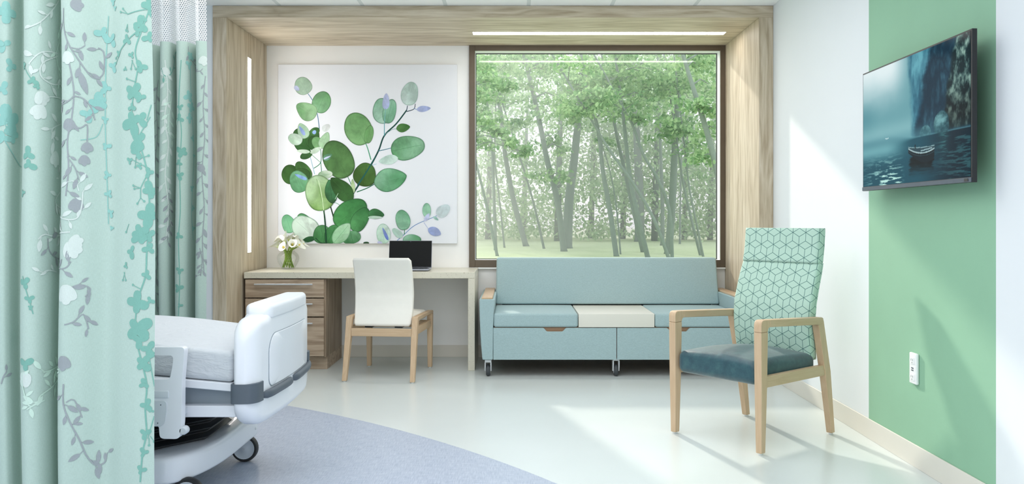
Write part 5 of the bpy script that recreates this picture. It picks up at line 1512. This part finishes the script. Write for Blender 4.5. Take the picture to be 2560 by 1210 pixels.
TREES = [
 ('thin dark tree rising at the lower left corner of the window', 20, [(170, 1085), (110, 860), (58, 650), (20, 500)], 16, [(70, 480, 70), (110, 560, 60), (60, 330, 90), (120, 420, 70)], 12.),
 ('slim twin-stemmed tree close to the left side of the window', 24, [(160, 1088), (150, 800), (140, 560), (110, 300), (95, 130)], 18, [(100, 140, 90), (170, 180, 80), (90, 250, 70), (150, 320, 60)], 1.),
 ('hair-thin young tree standing next to the slim twin-stemmed tree', 26, [(205, 1085), (180, 860), (155, 640), (160, 400), (150, 200)], 10, [(180, 130, 70), (140, 230, 60)], 1.),
 ('pale leaning tree in the mist, third thick trunk from the left', 27, [(315, 1087), (250, 850), (205, 600), (180, 380), (110, 200)], 30, [(130, 480, 80), (190, 520, 70), (230, 560, 60), (280, 600, 55)], 1.),
 ('slender tree bending left between the pale leaning tree and the forked pair', 25, [(405, 1087), (360, 900), (310, 720), (270, 600), (200, 380)], 13, [(300, 440, 60), (240, 450, 60)], 1.),
 ('tall grey tree leaning left, the left one of the forked pair', 23, [(505, 1087), (470, 850), (420, 650), (380, 450), (335, 250), (300, 110)], 34, [(340, 270, 60), (420, 210, 110), (470, 330, 100), (430, 400, 80), (330, 150, 90), (540, 160, 110), (480, 580, 60), (450, 540, 60), (380, 715, 60), (470, 720, 55)], 1.),
 ('broad pale tree leaning right, the right one of the forked pair', 25, [(520, 1090), (530, 850), (555, 650), (572, 480), (590, 300)], 52, [(560, 440, 100), (620, 330, 110), (520, 320, 90), (600, 200, 110)], 1.),
 ('grey tree with a dark foot just left of the middle of the window', 20, [(770, 1112), (735, 900), (700, 700), (680, 520), (640, 340)], 28, [(640, 290, 110), (700, 210, 110), (600, 420, 70), (740, 400, 80), (560, 250, 90)], 1.),
 ('whip-thin young tree right beside the dark-footed grey tree', 21, [(790, 1110), (770, 900), (740, 720), (700, 580)], 9, [(690, 560, 50)], 1.),
 ('leaning tree with a thin upper stem in the middle of the window', 22, [(905, 1112), (855, 900), (810, 700), (770, 520), (735, 330)], 24, [(760, 300, 110), (830, 240, 110), (880, 330, 90), (700, 340, 80), (790, 170, 110)], 1.),
 ('darkest upright tree in the middle of the window', 19, [(930, 1116), (870, 900), (835, 720), (815, 540), (800, 400), (780, 250)], 26, [(900, 250, 120), (960, 190, 110), (830, 180, 100), (930, 340, 90)], 1.),
 ('broad pale straight tree far back in the middle', 30, [(885, 1080), (885, 850), (875, 600), (865, 420)], 52, [(900, 420, 100), (820, 330, 90), (940, 300, 100)], 1.),
 ('crooked tree arching from lower right up to the middle', 18, [(1040, 1118), (960, 950), (850, 760), (730, 590), (640, 440)], 19, [(620, 430, 80), (560, 360, 80), (690, 350, 90)], 1.),
 ('bent tree curving left above the crooked tree', 18.5, [(1050, 1118), (1035, 900), (975, 740), (905, 620), (850, 470), (790, 360)], 19, [(850, 430, 60), (780, 300, 100), (960, 430, 80), (720, 260, 90)], 1.),
 ('pale bare-stemmed tree left of the thick grey tree', 26, [(1000, 1098), (1000, 850), (992, 640), (985, 400)], 22, [(1000, 380, 90), (1040, 300, 90)], 1.),
 ('thickest grey tree right of the window middle, standing nearly upright', 21, [(1030, 1112), (1050, 850), (1062, 600), (1075, 380), (1085, 200)], 42, [(1070, 230, 120), (1130, 330, 110), (1000, 290, 110), (1150, 190, 120), (1060, 440, 70), (1000, 520, 70)], 1.),
 ('thin bowed tree right of the thick grey tree', 20, [(1195, 1122), (1150, 960), (1105, 760), (1075, 560)], 16, [(1080, 520, 60), (1140, 600, 70), (1180, 480, 90)], 1.),
 ('second thin bowed tree, rightmost of the standing stems', 19.5, [(1208, 1122), (1175, 980), (1135, 780), (1105, 520)], 13, [(1110, 480, 60), (1190, 560, 90), (1220, 640, 80)], 1.),
 ('straight thin stem behind the bowed trees', 27, [(1088, 1100), (1090, 900), (1094, 700), (1100, 560)], 11, [(1120, 640, 60), (1180, 700, 70)], 1.),
 ('dark tree leaning in from the right edge of the window', 16.5, [(1330, 1150), (1285, 760), (1235, 540), (1180, 360), (1130, 200)], 36, [(1180, 170, 110), (1230, 260, 100), (1250, 380, 90), (1260, 480, 80), (1210, 620, 70), (1120, 150, 100)], 1.),
 ('leafy tree reaching in from beyond the left edge of the window', 17, [(-90, 1150), (-60, 700), (-20, 420), (40, 180)], 24, [(60, 140, 80), (90, 440, 60), (150, 490, 55), (200, 530, 50), (250, 560, 45), (290, 600, 42), (50, 520, 60), (60, 320, 60), (150, 250, 55), (230, 270, 50)], 1.)]
for i, (lab, D, pts, w, sprays, _) in enumerate(TREES):
    tree(lab, D, pts, w, sprays, 100 + i, size=.112 if D > 19 else .1)
# denser wood further back, its leaf colour paled for haze: separate bushy trees
BACK = [('bushy pale tree in the far wood, leftmost', -60), ('bushy tree in the far wood behind the thin left stems', 120), ('bushy tree in the far wood left of the forked pair', 300), ('bushy tree in the far wood behind the forked pair', 470),
        ('bushy tree in the far wood right of the forked pair', 640), ('bushy tree in the far wood behind the middle stems', 800), ('bushy tree in the far wood left of the thick grey tree', 960), ('bushy tree in the far wood behind the thick grey tree', 1110), ('bushy tree in the far wood behind the bowed trees', 1240), ('bushy tree in the far wood, rightmost', 1400)]
for i, (lab, cx_) in enumerate(BACK):
    r = random.Random(900 + i); D = 34 + r.uniform(-3, 5)
    base = C6(cx_, 1080, D); base.z = gz(base.x, D)
    root = thing('bushy_tree', lab, 'tree', base, group='bushy trees in the far wood')
    H = min(8.0, sun_top(D)); 
    MB().tube([base - Vector((0, 0, .05)), base + Vector((.1, 0, H * .5)), base + Vector((.25, 0, H * .9))], [.13, .09, .03], 8).build('trunk', M['bark'], root, smooth=True)
    fo = MB(); left = i < 3
    for k in range(38):
        c = (base.x + r.uniform(-1.8, 1.8), D + r.uniform(-1.6, 1.6), GZ + r.uniform(.03, 1) ** 1.1 * H)
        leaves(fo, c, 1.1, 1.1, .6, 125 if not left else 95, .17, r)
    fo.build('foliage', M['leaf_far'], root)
# haze hanging between the trees
def haze_mat(d):
    t = NT('morning_haze'); v = t.node('ShaderNodeVolumeScatter'); v.inputs['Color'].default_value = (.93, 1., .95, 1); v.inputs['Density'].default_value = d; v.inputs['Anisotropy'].default_value = .6
    t.link(v.outputs[0], t.out.inputs[1]); return t.m
hz = MB().box(-34, 26, 15.0, 70, GZ - .3, 5.2).build('mist_over_lawn', haze_mat(.028)); tag(hz, 'pale morning mist hanging between the trees', 'mist', kind='stuff')
